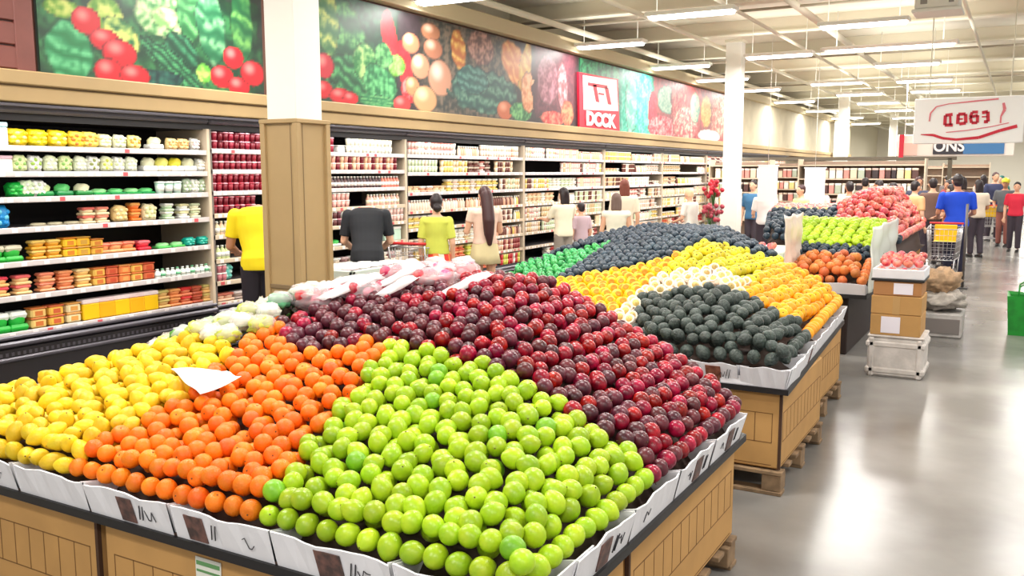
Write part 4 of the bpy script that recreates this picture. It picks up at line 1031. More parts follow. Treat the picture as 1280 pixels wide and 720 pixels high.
# near case contents : (shelf, px0, px1, kind, colours, stack, (sw, sd, sh))
W = (246, 246, 240); CR = (240, 226, 196)
A = [
 (6, -30, 16, 'carton', [((226, 240, 244), (190, 226, 232))], 1, (1, 1, 1)),
 (6, 17, 93, 'bag', [((252, 226, 20), (250, 244, 90)), ((250, 214, 30), (252, 246, 150))], 1, (1, 1.05, .82)),
 (6, 95, 128, 'bag', [((250, 210, 60), (240, 130, 50)), ((250, 220, 100), (240, 150, 70))], 1, (.7, .95, .8)),
 (6, 129, 184, 'bag', [((248, 240, 180), (250, 250, 230)), ((250, 236, 150), (240, 160, 60)), ((244, 244, 214), (200, 220, 150))], 1, (.8, .8, .72)),
 (6, 190, 214, 'pack', [(W, (236, 230, 180))], 1, (1, .9, 1.5)), (6, 215, 243, 'bag', [((248, 214, 150), (244, 170, 110))], 1, (.8, .75, .65)), (6, 244, 257, 'bag', [(W, (236, 214, 220))], 1, (.9, .6, .7)),
 (5, -30, 20, 'carton', [(W, (240, 200, 214))], 1, (1, 1, .7)),
 (5, 20, 97, 'bag', [((236, 244, 206), W), (W, (170, 210, 90)), ((230, 240, 180), (150, 200, 110))], 1, (.8, .75, .78)),
 (5, 98, 177, 'bag', [(W, (230, 240, 190)), ((240, 246, 220), W), (W, (150, 160, 90)), ((236, 240, 200), (210, 220, 90))], 1, (.8, .75, .78)),
 (5, 184, 250, 'pack', [((240, 236, 214), (240, 236, 120)), (W, (226, 226, 190)), (W, (240, 230, 60))], 1, (1, .9, 1.7)),
 (5, 250, 262, 'bag', [(W, W)], 1, (.9, .6, .75)),
 (4, 16, 30, 'bag', [((20, 170, 60), (90, 220, 110))], 1, (1, .8, .7)),
 (4, 30, 60, 'bag', [(W, (210, 230, 190)), ((220, 236, 200), W)], 1, (.8, .8, .8)),
 (4, 20, 120, 'pack', [((20, 140, 70), (90, 200, 110)), ((24, 150, 70), (230, 240, 180)), ((30, 140, 60), (240, 236, 200))], 1, (1, .9, 1.35)),
 (4, 120, 198, 'pack', [((30, 150, 80), (110, 220, 130)), ((40, 160, 80), (150, 230, 150))], 1, (1, .95, .75)),
 (4, 196, 228, 'cup', [((200, 236, 224), (240, 250, 240)), ((150, 190, 170), W)], 1, (1.35, 1.35, 1.35)),
 (4, 232, 262, 'bag', [(W, (210, 220, 200)), ((180, 200, 170), W)], 1, (.75, .7, .8)),
 (3, -20, 20, 'bag', [((20, 140, 210), (110, 210, 240))], 1, (1, 1.1, 1.05)),
 (3, 40, 103, 'pack', [((150, 140, 120), (190, 180, 150))], 1, (.9, .9, .4)),
 (3, 103, 139, 'clam', [((236, 214, 170), (226, 110, 100)), ((240, 220, 180), (236, 140, 120))], 2, (.95, .9, .85)),
 (3, 140, 165, 'bag', [((236, 206, 140), (246, 226, 180))], 1, (.9, .95, .86)), (3, 165, 178, 'clam', [((236, 120, 40), (240, 170, 90))], 2, (.9, .8, 1)),
 (3, 178, 201, 'bag', [((244, 234, 190), (210, 214, 150))], 1, (.9, .95, .9)), (3, 205, 222, 'clam', [((200, 226, 190), W)], 2, (.9, .8, .9)),
 (3, 225, 254, 'clam', [((236, 232, 200), (206, 216, 180)), (W, (226, 220, 170))], 2, (.9, .85, .85)),
 (2, -20, 26, 'clam', [((40, 180, 60), (214, 206, 180))], 1, (1, 1.1, 1.6)),
 (2, 36, 76, 'clam', [((226, 160, 40), (246, 206, 110))], 2, (.9, .95, .95)), (2, 77, 111, 'tub', [((240, 196, 40), (216, 130, 40)), ((236, 180, 40), (200, 150, 60))], 2, (.9, .95, .95)), (2, 112, 128, 'tub', [((230, 180, 70), (200, 120, 50))], 2, (.9, .9, .8)),
 (2, 120, 168, 'clam', [((236, 150, 90), (240, 120, 90)), ((240, 170, 110), (244, 140, 100))], 1, (.9, 1, 1.15)), (2, 168, 192, 'clam', [((226, 40, 60), (244, 110, 120))], 1, (.9, 1, 1.1)),
 (2, 196, 232, 'pack', [((90, 200, 100), (150, 226, 150))], 1, (.9, .9, .7)), (2, 230, 263, 'bag', [((20, 180, 160), (110, 230, 210))], 1, (.8, .8, .5)),
 (1, -20, 38, 'clam', [((240, 190, 120), (236, 70, 90)), ((240, 200, 140), (240, 110, 110))], 2, (1, 1, .95)),
 (1, 42, 112, 'clam', [((240, 190, 110), (240, 210, 150)), ((226, 130, 80), (236, 150, 100)), ((236, 160, 110), (240, 140, 110))], 2, (.9, 1, .95)),
 (1, 112, 191, 'tub', [((236, 190, 90), (216, 120, 60)), ((230, 130, 70), (240, 160, 90)), ((214, 110, 70), (200, 80, 50))], 2, (.9, .9, .9)),
 (1, 190, 264, 'bottle', [((236, 246, 236), (110, 190, 140)), (W, (230, 246, 240)), ((220, 236, 226), W)], 1, (.95, .95, .62)),
 (0, -20, 26, 'clam', [((30, 180, 60), (240, 244, 236))], 1, (1, 1.1, 1.9)),
 (0, 28, 96, 'tub', [((236, 200, 120), (214, 120, 60)), ((240, 220, 170), (226, 160, 80)), ((240, 190, 80), (210, 100, 60))], 2, (.95, 1, .98)),
 (0, 97, 193, 'carton', [((250, 200, 20), (244, 226, 226)), ((246, 180, 20), (240, 214, 214))], 1, (1, 1, .98)),
 (0, 194, 264, 'clam', [((196, 90, 60), (214, 100, 70)), ((226, 180, 110), (206, 190, 110)), ((230, 140, 80), (236, 160, 90)), ((236, 130, 90), (230, 50, 50))], 2, (.9, .95, 1)),
]
WID = dict(cup=.076, tub=.15, clam=.155, bag=.172, bottle=.062, carton=.176, pack=.184)
ci = 0
for (s, p0, p1, kind, cols, st, sc) in A:
    y0, y1 = walley(p0), walley(p1); w = WID[kind]*sc[1]; n = max(1, round((y1-y0)/w)); 
    for i in range(n):
        y = y0+(i+.5)*(y1-y0)/n; c = cols[(i*5+ci) % len(cols)]
        for k in range(st):
            hh = dict(cup=.088, tub=.09, clam=.086, bag=.18, bottle=.146, carton=.19, pack=.08)[kind]*sc[2]
            nm_ = dict(cup='cup', tub='tub', clam='clamshell box', bag='bag', bottle='bottle', carton='carton', pack='wrapped pack')[kind]
            lb = '%s-%s %s, %s shelf of the nearest case%s' % (cn(c[0]), cn(c[1]), nm_, SHN[s], '' if st == 1 else (', lower of two' if k == 0 else ', stacked on another'))
            product(kind, c[0], c[1], y, ZS_A[s]+.001+k*hh, lb, 'products on the %s shelf of the nearest case' % SHN[s], (sc[0], sc[1]*.97, sc[2]))
    ci += 1
# second case (dark red cups etc.)
DR, PKc = (120, 16, 36), (240, 160, 176)
SECT = [
 (7, 268, 420, 'cup', [(DR, PKc), ((150, 20, 50), (244, 190, 200)), (DR, (90, 10, 30))], 2), (7, 426, 436, 'tub', [(W, W)], 1), (7, 436, 492, 'cup', [(W, CR), ((244, 236, 214), W)], 2),
 (6, 268, 330, 'cup', [(DR, PKc), ((150, 30, 50), W)], 2), (6, 395, 498, 'cup', [((236, 170, 150), W), ((120, 20, 40), (240, 200, 190)), ((240, 196, 160), CR)], 2),
 (5, 265, 332, 'cup', [(DR, PKc), ((150, 20, 44), (200, 60, 80))], 2), (5, 395, 408, 'cup', [(W, W)], 2), (5, 410, 478, 'bottle', [((70, 50, 54), W), ((90, 60, 60), (236, 220, 214))], 1), (5, 478, 500, 'bottle', [((230, 130, 110), W)], 1),
 (4, 265, 320, 'cup', [(DR, (200, 60, 80)), (DR, (240, 170, 180))], 2), (4, 395, 415, 'cup', [((176, 20, 44), (150, 10, 30))], 2), (4, 416, 438, 'cup', [((240, 180, 170), W)], 2), (4, 460, 500, 'bottle', [((240, 206, 196), W), ((226, 170, 150), CR)], 1),
 (3, 268, 285, 'bottle', [((230, 214, 180), W), ((240, 200, 170), CR)], 1), (3, 395, 432, 'cup', [(W, CR), ((110, 60, 60), W), ((90, 40, 50), PKc)], 2), (3, 478, 505, 'cup', [((236, 200, 190), W), ((220, 180, 170), W)], 2),
 (2, 268, 285, 'bottle', [((214, 226, 170), W)], 1), (2, 398, 430, 'pack', [(W, (30, 170, 60)), (W, (60, 190, 80))], 1), (2, 482, 504, 'carton', [((210, 240, 220), W)], 1),
 (1, 268, 280, 'cup', [((200, 120, 130), W)], 2), (1, 275, 290, 'bag', [((120, 214, 200), (200, 240, 230))], 1), (1, 395, 505, 'clam', [((236, 220, 200), W), ((170, 130, 130), (230, 200, 200))], 1),
 (0, 268, 290, 'clam', [((236, 190, 160), (200, 110, 90))], 1), (0, 290, 500, 'clam', [((170, 150, 140), (226, 214, 210))], 1)]
SHB = ['lowest', 'second lowest', 'third lowest', 'fourth lowest', 'fourth highest', 'third highest', 'second highest', 'highest']
ci = 0
for (s, p0, p1, kind, cols, st) in SECT:
    y0, y1 = walley(p0), walley(p1); w = WID[kind]; n = max(1, round((y1-y0)/w)); ci += 1
    vs_ = .185/ (2*.09) if st == 2 else 1
    for i in range(n):
        c = cols[(i*7+ci) % len(cols)]; y = y0+(i+.5)*(y1-y0)/n
        for k in range(st):
            nm_ = dict(cup='cup', tub='tub', clam='clamshell box', bag='bag', bottle='bottle', carton='carton', pack='wrapped pack')[kind]
            o = product(kind, c[0], c[1], y, ZS_B[s]+.001+k*.0885, '%s-%s %s, %s shelf of the case behind the column%s' % (cn(c[0]), cn(c[1]), nm_, SHB[s], '' if st == 1 else (', lower of two' if k == 0 else ', upper of two')),
                    'products on the %s shelf of the case behind the tan column' % SHB[s], (1, .97, 1 if kind != 'carton' else .95), parts=(kind != 'cup'))
            if kind == 'cup': o.name = 'dessert_cup'
# farther cases
PAL = [((250, 244, 232), (244, 226, 206)), ((244, 236, 220), W), ((240, 214, 196), W), ((246, 226, 190), (240, 190, 150)), ((236, 180, 150), W), ((226, 196, 150), (250, 240, 220)), ((240, 224, 214), (220, 130, 120)), ((120, 70, 60), (240, 220, 200)), ((244, 214, 120), W), ((214, 226, 190), W)]
LOWP = [((206, 50, 60), (236, 130, 120)), ((226, 110, 70), (240, 190, 130)), ((240, 200, 80), (250, 236, 170)), ((236, 190, 160), W), ((150, 60, 60), (226, 150, 140)), ((214, 216, 90), (240, 240, 160))]
far = {'cup': [], 'bottle': [], 'clam': []}
rr_ = random.Random(5)
for i in range(2, 8):
    y0, y1 = bounds[i]+.06, bounds[i+1]-.06
    for s, z in enumerate(ZS_C):
        y = y0; 
        while y < y1:
            kind = rr_.choice(['cup', 'cup', 'bottle', 'clam'] if s > 1 else ['clam', 'clam', 'cup']); run = rr_.uniform(.5, 1.5); pal = rr_.choice(PAL if s > 1 else LOWP+PAL[:3])
            pal2 = rr_.choice(PAL if s > 1 else LOWP); ye = min(y+run, y1)
            if rr_.random() < .09: y = ye; continue
            w = WID[kind]*1.04; st = 2 if kind == 'cup' else (2 if kind == 'clam' and rr_.random() < .7 else 1)
            while y+w < ye:
                c = pal if rr_.random() < .5 else (pal2 if rr_.random() < .7 else rr_.choice(PAL))
                for k in range(st): far[kind].append((y+w/2, z+.001+k*.0875, c, s))
                y += w
            y = ye+.01
for kind, L_ in far.items():
    L_.sort(key=lambda t: t[0]); lim = {'cup': 300, 'bottle': 200, 'clam': 130}[kind]
    for (y, z, c, s) in L_[:lim]:
        nm_ = dict(cup='cup', clam='clamshell box', bottle='bottle')[kind]
        product(kind, c[0], c[1], y, z, 'small %s-%s %s, %s shelf behind the shoppers' % (cn(c[0]), cn(c[1]), nm_, SHB[s]), 'small %ss on the %s shelf behind the shoppers' % (nm_, SHB[s]), (1, .98, 1), parts=False, rot=random.uniform(-.1, .1))
    rest = L_[lim:]; V = []; FF = []; MI = []; mats_ = []
    for (y, z, c, s) in rest:
        n_, me, _ = pmesh(kind, c[0], c[1], False); o_ = len(V)
        ml = []
        for m in me.materials:
            if m not in mats_: mats_.append(m)
            ml.append(mats_.index(m))
        V += [(v.co.x-.035, v.co.y+y, v.co.z+z) for v in me.vertices]
        for f in me.polygons: FF.append([a+o_ for a in f.vertices]); MI.append(ml[f.material_index])
    if rest:
        m2 = bpy.data.meshes.new('far_products'); m2.from_pydata(V, [], FF); [m2.materials.append(m) for m in mats_]; m2.polygons.foreach_set('material_index', MI); m2.update()
        o = bpy.data.objects.new({'cup': 'yogurt_cups', 'clam': 'clamshell_boxes', 'bottle': 'small_bottles'}[kind], m2); COL.objects.link(o); o.location = (FX_, 0, 0)
        tag(o, 'distant small %s filling the far refrigerated shelves' % {'cup': 'cups', 'clam': 'clamshell boxes', 'bottle': 'bottles'}[kind], 'packages', None, 'stuff')
# ------------------------------------------------------------------ people
skin = mat('skin', rgb(222, 172, 142), .55); skin2 = mat('skin_tan', rgb(184, 128, 98), .55)
def remesh(mb, name, vox, m, parent, smooth=2):
    o = bpy.data.objects.new(name, mb.mesh(name)); COL.objects.link(o)
    md = o.modifiers.new('r', 'REMESH'); md.mode = 'VOXEL'; md.voxel_size = vox; md.use_smooth_shade = True
    s = o.modifiers.new('s', 'SMOOTH'); s.iterations = smooth; s.factor = .5
    bpy.context.view_layer.update()
    me = bpy.data.meshes.new_from_object(o.evaluated_get(bpy.context.evaluated_depsgraph_get())); me.name = name
    o.modifiers.clear(); o.data = me; me.materials.clear(); me.materials.append(m)
    for p in me.polygons: p.material_index = 0
    o.parent = parent; return o
def person(loc, face, Ht, label, sk, hair, top, bottom, hairlen='short', skirt=False, bow=0., arms='down', shoes=(40, 36, 36), vox=.011, pose='stand', sleeves=.5, skirtc=None, legskin=False, hips=1., wide=1., cap=None, nod=0.):
    """face: heading angle of the look direction (radians, 0 = +y, counter-clockwise)"""
    e = empty('person', loc, face); tag(e, label, 'person'); k = Ht/1.7
    def P(x, y, z): return Vector((x*k, y*k, z*k))
    b_ = MB(); cb, sb = math.cos(bow), math.sin(bow)
    def T(x, y, z):  # bend upper body forward at hips (z>.95)
        if z <= .95: return P(x, y, z)
        dz = z-.95; return P(x, y*cb+dz*sb, .95+dz*cb-y*sb)
    w = wide
    lx = .085; st = .05 if pose == 'stand' else .2
    hip = [P(-lx, 0, .90), P(lx, 0, .90)]; kn = [P(-lx-.005, .02+st*.4, .48), P(lx+.005, .02-st*.3, .48)]; an = [P(-lx-.01, -.01+st*.5, .08), P(lx+.01, -.02-st*.6, .08)]
    for s in (0, 1):
        b_.cap(hip[s], .082*k, kn[s], .055*k, skin); b_.cap(kn[s], .055*k, an[s], .034*k, skin)
        b_.cap(an[s]+P(0, -.02, -.04), .032*k, an[s]+P(0, .14, -.055), .026*k, skin)
    def tors(mb, g, z0=.88, m=skin, top_=1.46):
        rows = [(.86, .15*hips, .10, 0), (.95, .155*hips, .105, 0), (1.05, .135, .095, .0), (1.16, .14*w, .10, .01), (1.28, .155*w, .11, .01), (1.37, .165*w, .10, 0), (1.43, .12*w, .075, -.005), (1.46, .06, .055, 0)]
        zs_ = [z0+(top_-z0)*q/14 for q in range(15)]; vs = []; fs = []; n = 24
        def at2(z):
            for r0, r1 in zip(rows, rows[1:]):
                if z <= r1[0]:
                    t = max(0, (z-r0[0])/(r1[0]-r0[0])); t = t*t*(3-2*t); return [r0[q]+(r1[q]-r0[q])*t for q in range(4)]
            return rows[-1]
        for z in zs_:
            _, rx, ry, yo = at2(z); rx += g; ry += g
            if z > 1.36: rx += (.02 if z < 1.41 else 0)
            for i in range(n):
                a = 2*PI*i/n; ca, sa = math.cos(a), math.sin(a); vs.append(T(rx*math.copysign(abs(ca)**.85, ca), yo+ry*math.copysign(abs(sa)**.85, sa), z))
        for j in range(len(zs_)-1):
            for i in range(n): fs.append((j*n+i, j*n+(i+1) % n, (j+1)*n+(i+1) % n, (j+1)*n+i))
        fs.append(tuple(range(n))[::-1]); fs.append(tuple((len(zs_)-1)*n+i for i in range(n)))
        mb.add(vs, fs, m, True)
    tors(b_, 0)
    hb = T(0, .02+.19*nod, 1.60-.20*nod)
    hd = bow*.9+nod*.9
    b_.cap(T(0, -.005, 1.42), .055*k, hb-P(0, .02, .06), .05*k, skin)
    def HT(x, y, z):   # head local -> with nod
        c_, s_ = math.cos(hd), math.sin(hd); return hb+P(x, y*c_+z*s_, z*c_-y*s_)
    b_.ell(HT(0, 0, .02), (.075*k, .092*k, .098*k), skin, 18, 12); b_.ell(HT(0, .03, -.045), (.055*k, .06*k, .062*k), skin, 14, 10)
    b_.ell(HT(0, .10, -.012), (.013*k, .018*k, .022*k), skin, 8, 6)
    b_.ell(HT(0, .086, -.05), (.024*k, .012*k, .008*k), skin, 8, 6)
    for s in (-1, 1): b_.ell(HT(s*.078, 0, -.005), (.012*k, .02*k, .03*k), skin, 8, 6)
    # arms
    for s in (-1, 1):
        sh = T(s*.185*w, 0, 1.38)
        mode = arms if isinstance(arms, str) else arms[0 if s < 0 else 1]
        if mode == 'down': el = sh+P(s*.05, -.02, -.29); wr = el+P(s*.0, .07, -.24); hdv = P(0, .03, -.09)
        elif mode == 'reach': el = sh+P(s*.06, .14, -.22); wr = el+P(-s*.03, .23, .02); hdv = P(0, .09, -.01)
        elif mode == 'fold': el = sh+P(s*.06, .06, -.27); wr = el+P(-s*.10, .20, .10); hdv = P(-s*.05, .07, .02)
        else: el = sh+P(s*.05, .02, -.28); wr = el+P(-s*.06, .22, -.07); hdv = P(-s*.01, .09, -.02)
        b_.cap(sh, .052*k, el, .040*k, skin); b_.cap(el, .040*k, wr, .027*k, skin)
        d = hdv.normalized(); side = d.cross(Vector((0, 0, 1)) if abs(d.z) < .8 else Vector((0, 1, 0))).normalized(); up = side.cross(d)
        palm = wr+d*.05*k; b_.cap(wr, .024*k, palm, .027*k, skin)
        b_.cap(wr+d*.04*k+side*.022*k, .017*k, wr+d*.075*k+side*.026*k, .014*k, skin); b_.cap(wr+d*.04*k-side*.022*k, .017*k, wr+d*.075*k-side*.026*k, .014*k, skin)
        for f_, (off, ln) in enumerate([(-.034, .062), (-.0115, .075), (.0115, .07), (.034, .055)]):
            p0 = wr+d*.078*k+side*off*k; p1 = p0+d*ln*.5*k-up*.004*k; p2 = p1+d*ln*.4*k-up*.018*k
            b_.cap(p0, .0095*k, p1, .009*k, skin, 8); b_.cap(p1, .009*k, p2, .0078*k, skin, 8)
        t0 = wr+d*.03*k+side*s*.028*k; t1 = t0+d*.03*k+side*s*.03*k; b_.cap(t0, .011*k, t1, .0095*k, skin, 8); b_.cap(t1, .0095*k, t1+d*.028*k+side*s*.006*k, .008*k, skin, 8)
        if sleeves:
            pass
        if s < 0: Lp = (sh, el, wr)
        else: Rp = (sh, el, wr)
    remesh(b_, 'body', vox, sk, e, 1)
    # top
    t = MB(); zb = .88 if not skirt else .95
    tors(t, .022, zb, top, 1.435)
    for (sh, el, wr) in (Lp, Rp):
        t.ell(sh, .062*k, top, 12, 8)
        if sleeves <= .6: q = sh.lerp(el, sleeves/.6*.95) if sleeves else sh.lerp(el, .05); t.tube(sh, q, .064*k, top, .060*k, 12)
        else: t.cap(sh, .06*k, el, .052*k, top); t.tube(el, el.lerp(wr, .85), .05*k, top, .042*k, 12)
    ts = remesh(t, 'shirt', vox, top, e, 3)
    # bottom
    if skirt:
        L0, c1 = skirt, bottom
        prof = [(.145*hips+.0, .0), (.185*hips, .10), (.20*hips, .22), (.225*hips, L0), (.215*hips, L0), (.13, .01)]
        mb = MB(); n = 28; vs = []; fs = []
        for (r, dz) in prof:
            for i in range(n):
                a = 2*PI*i/n; rr__ = r*(1+.035*math.sin(7*a)*min(1, dz/.2)); vs.append(P(rr__*math.cos(a), rr__*.78*math.sin(a), 1.02-dz))
        for j in range(len(prof)-1):
            for i in range(n): fs.append((j*n+i, (j+1)*n+i, (j+1)*n+(i+1) % n, j*n+(i+1) % n))
        mb.add(vs, fs, c1, True)
        if skirtc:
            k0 = mb.mi(skirtc[0]); k1 = mb.mi(skirtc[1])
            for fi in range(len(fs)):
                mb.m[fi] = (mb.m[fi], k0, k1)[(fi % n)//2 % 3]
        mb.obj('skirt', e)
    else:
        t = MB()
        for s in (0, 1): t.cap(hip[s], .098*k, kn[s], .075*k, bottom); t.tube(kn[s], an[s], .074*k, bottom, .062*k, 12)
        t.ell(P(0, -.005, .92), (.165*k*hips, .12*k, .085*k), bottom)
        remesh(t, 'trousers', vox, bottom, e, 3)
    sm = pmat(shoes)
    for s in (0, 1):
        m_ = MB(); a = an[s]; m_.cap(a+P(0, -.03, -.04), .043*k, a+P(0, .15, -.052), .034*k, sm)
        m_.box(a.x-.04*k, a.x+.04*k, a.y-.07*k, a.y+.18*k, 0, .02*k, sm, b=.008); m_.obj('shoe', e)
    # eyes, hair
    m_ = MB(); eb = mat('eye_dark', rgb(40, 28, 24), .3)
    for s in (-1, 1): m_.ell(HT(s*.03, .086, .012), (.010*k, .006*k, .006*k), eb, 8, 5)
    m_.obj('eyes', e)
    hm = MB()
    hm.ell(HT(0, -.014, .04), (.084*k, .096*k, .094*k), hair, 20, 12); hm.ell(HT(0, -.045, -.01), (.076*k, .06*k, .075*k), hair, 16, 10)
    if hairlen == 'bun': hm.ell(HT(.02, -.09, -.05), (.06*k, .055*k, .055*k), hair, 12, 8); hm.ell(HT(.0, -.02, .11), (.05*k, .05*k, .035*k), hair, 12, 8)
    if hairlen == 'long':
        pts = [(0, -.06, 0, .085), (0, -.10, -.15, .085), (.0, -.14, -.33, .085), (.0, -.15, -.50, .07), (.01, -.15, -.64, .035)]
        for a, c in zip(pts, pts[1:]): hm.cap(T(a[0], a[1], 1.60+a[2]), a[3]*k, T(c[0], c[1], 1.60+c[2]), c[3]*k, hair)
    if hairlen == 'mid':
        for sx in (-1, 0, 1): hm.cap(HT(sx*.04, -.05, 0), .05*k, HT(sx*.05, -.06, -.14), .04*k, hair)
    remesh(hm, 'hair', vox, hair, e, 2)
    if cap:
        m_ = MB(); m_.ell(HT(0, -.01, .07), (.10*k, .11*k, .085*k), cap, 16, 9); m_.ell(HT(0, .10, .06), (.07*k, .07*k, .012*k), cap, 12, 6); m_.obj('cap', e)
    return e
def cm(n_, r, g, b_, ro=.8): return mat('cloth_'+n_, rgb(r, g, b_), ro, noise=.06, nscale=6)
hb = mat('hair_black', rgb(34, 22, 24), .45); hbr = mat('hair_dark_brown', rgb(62, 30, 32), .45); hgb = mat('hair_grey_brown', rgb(110, 88, 80), .6)
def at_(px_, X): return (X, walley(px_, X), 0)
awayL = math.radians(47)
person(at_(322, -6.25), awayL, 1.80, 'person in a bright yellow shirt and black trousers left of the tan column', skin2, hb, cm('yellow', 250, 224, 20), cm('black', 36, 30, 40), bow=.28, nod=1., arms='front', sleeves=.45, vox=.009, wide=1.12)
person(at_(457, -6.1), math.radians(38), 1.74, 'person in a black T-shirt bending over the cooler right of the tan column', skin, hb, cm('blackshirt', 30, 32, 38), cm('black', 36, 30, 40), bow=.34, nod=1., arms='front', sleeves=.5, vox=.009, wide=1.05)
person(at_(545, -6.1), math.radians(28), 1.56, 'person with a dark bun in a lime-yellow T-shirt and striped red skirt', skin, hb, cm('lime', 204, 208, 84), cm('skirtred', 226, 60, 44), hairlen='bun', skirt=.52, arms='down', sleeves=.5, vox=.009, skirtc=(cm('skirtorange', 240, 140, 80), cm('skirtwhite', 240, 226, 206)), wide=.86, hips=.95)
person(at_(606, -6.1), math.radians(52), 1.64, 'person with very long dark brown hair in a pale top and beige skirt', skin, hbr, cm('pinkish', 240, 206, 186), cm('beige', 222, 206, 160), hairlen='long', skirt=.34, arms='fold', sleeves=.3, vox=.009)
person(at_(771, -5.2), math.radians(25), 1.52, 'person with grey-brown hair in a pale sleeveless dress behind the yellow fruit', skin, hgb, cm('palegrey', 232, 226, 206), cm('palegrey', 232, 226, 206), hairlen='mid', skirt=.5, arms='front', sleeves=.1, vox=.014, hips=1.15)
person(at_(781, -6.0), math.radians(30), 1.70, 'person with a brown ponytail standing behind the pale-dressed shopper', skin, mat('hair_brown', rgb(120, 60, 46), .5), cm('cream', 238, 220, 196), cm('tanpants', 190, 160, 130), hairlen='mid', arms='down', vox=.014)
person(at_(705, -6.4), math.radians(60), 1.58, 'person with black hair and a cream top close to the far shelves', skin, hb, cm('ivory', 240, 232, 206), cm('greypants', 150, 140, 130), hairlen='mid', arms='reach', vox=.014)
person(at_(727, -6.45), math.radians(60), 1.32, 'small dark-haired child in a lilac top beside the far shelves', skin, hb, cm('lilac', 206, 180, 190), cm('greypants', 150, 140, 130), arms='down', vox=.014)
person(at_(866, -5.4), math.radians(70), 1.52, 'person in a white top and dark trousers left of the slim white column', skin, mat('hair_light', rgb(226, 200, 160), .6), cm('whiteshirt', 240, 236, 226), cm('navy', 46, 40, 66), arms='front', bow=.1, vox=.014)
# aisle people
person((-.93, 17.1, 0), math.radians(20), 1.79, 'person in a bright blue shirt and dark trousers pushing a trolley at the aisle edge', skin2, hb, cm('blue', 20, 72, 206), cm('darknavy', 26, 26, 52), arms='front', sleeves=.5, vox=.011, wide=1.2, hips=1.1, bow=.06)
person((-.62, 27.5, 0), math.radians(-160), 1.82, 'person in a navy top walking beside a yellow basket far down the aisle', skin, hbr, cm('navytop', 52, 58, 92), cm('darkpants', 60, 50, 60), arms='front', vox=.016)
person((-.34, 25.5, 0), math.radians(170), 1.66, 'person in a yellow cap and dark grey top near the right edge', skin2, hb, cm('greytop', 90, 92, 96), cm('redbrown', 140, 84, 74), arms='front', vox=.016, cap=pmat((226, 220, 60)))
person((-.52, 30.5, 0), math.radians(150), 1.72, 'person in a dark green top beyond the yellow-capped shopper', skin, mat('hair_teal', rgb(30, 110, 104), .6), cm('dgreen', 40, 116, 104), cm('darkpants', 60, 50, 60), arms='down', vox=.018)
person((-.08, 24.0, 0), math.radians(175), 1.60, 'person in a red top at the right edge of the aisle', skin, hb, cm('redtop', 214, 40, 66), cm('darkpants', 60, 50, 60), arms='down', vox=.018)
crowd = [(-2.9, 18.5, 1.64, (240, 196, 180), hb, 'peach-pink', 'behind the far red fruit', 30), (-2.2, 19.2, 1.62, (230, 226, 214), hb, 'off-white', 'behind the far red fruit', 100), (-1.75, 18.6, 1.66, (226, 170, 120), hb, 'orange-tan', 'just left of the blue-shirted shopper', -40),
         (-3.8, 20.3, 1.60, (244, 214, 206), hbr, 'pale pink', 'left of the far red fruit', 160), (-4.9, 19.0, 1.66, (60, 110, 150), hb, 'steel blue', 'between the two white hanging banners', 170), (-3.3, 20.9, 1.62, (236, 220, 206), hb, 'light beige', 'behind the green apples of the third display', 200), (-1.3, 20.6, 1.66, (70, 60, 70), hb, 'charcoal', 'behind the blue-shirted shopper', 150), (-.95, 29, 1.74, (190, 180, 170), hb, 'pale grey', 'beyond the navy-topped shopper', 10), (-3.75, 18.2, 1.58, (240, 230, 150), hbr, 'pale yellow', 'at the left end of the far red fruit', 140), (-2.6, 20.3, 1.66, (196, 150, 130), hb, 'dusty pink', 'behind the far red fruit', 80), (-1.55, 20.0, 1.70, (110, 84, 74), hb, 'chocolate brown', 'behind the orange-topped shopper', 15), (-4.3, 17.6, 1.62, (246, 240, 236), hb, 'bright white', 'left of the far red fruit', 25), (-1.95, 21.4, 1.72, (70, 74, 96), hbr, 'slate blue', 'in front of the far rack', 200), (-1.15, 19.2, 1.60, (200, 120, 90), hb, 'rust', 'hidden partly behind the blue-shirted shopper', 60), (-3.05, 21.5, 1.70, (150, 140, 120), hb, 'khaki', 'in front of the far rack', 5), (-.8, 22.0, 1.66, (214, 196, 176), hb, 'sand-coloured', 'between the blue-shirted and navy-topped shoppers', 30), (-2.4, 23.6, 1.70, (210, 196, 180), hb, 'beige', 'in the far crowd', 10), (-1.5, 24.8, 1.68, (160, 70, 70), hb, 'dull red', 'in the far crowd', 190),
         (-3.3, 25.2, 1.66, (240, 236, 230), hbr, 'white', 'in the far crowd', 60), (-1.15, 22.5, 1.72, (90, 70, 66), hb, 'dark brown', 'right behind the blue-shirted shopper', 20), (-1.9, 29.5, 1.72, (120, 110, 110), hb, 'grey', 'in the farthest part of the crowd', 40), (-4.3, 23.2, 1.62, (220, 90, 90), hbr, 'coral', 'in the far crowd left of the distant column', 0)]
for i, (x, y, ht, c, hr, cnm, wh, fa) in enumerate(crowd):
    person((x, y, 0), math.radians(fa), ht, 'person in a %s top %s' % (cnm, wh), skin if i % 3 else skin2, hr, cm('c%d' % i, *c), cm('darkpants', 60, 50, 60), hairlen=('short', 'mid')[i % 2], arms=('down', 'front')[i % 2], vox=.02)
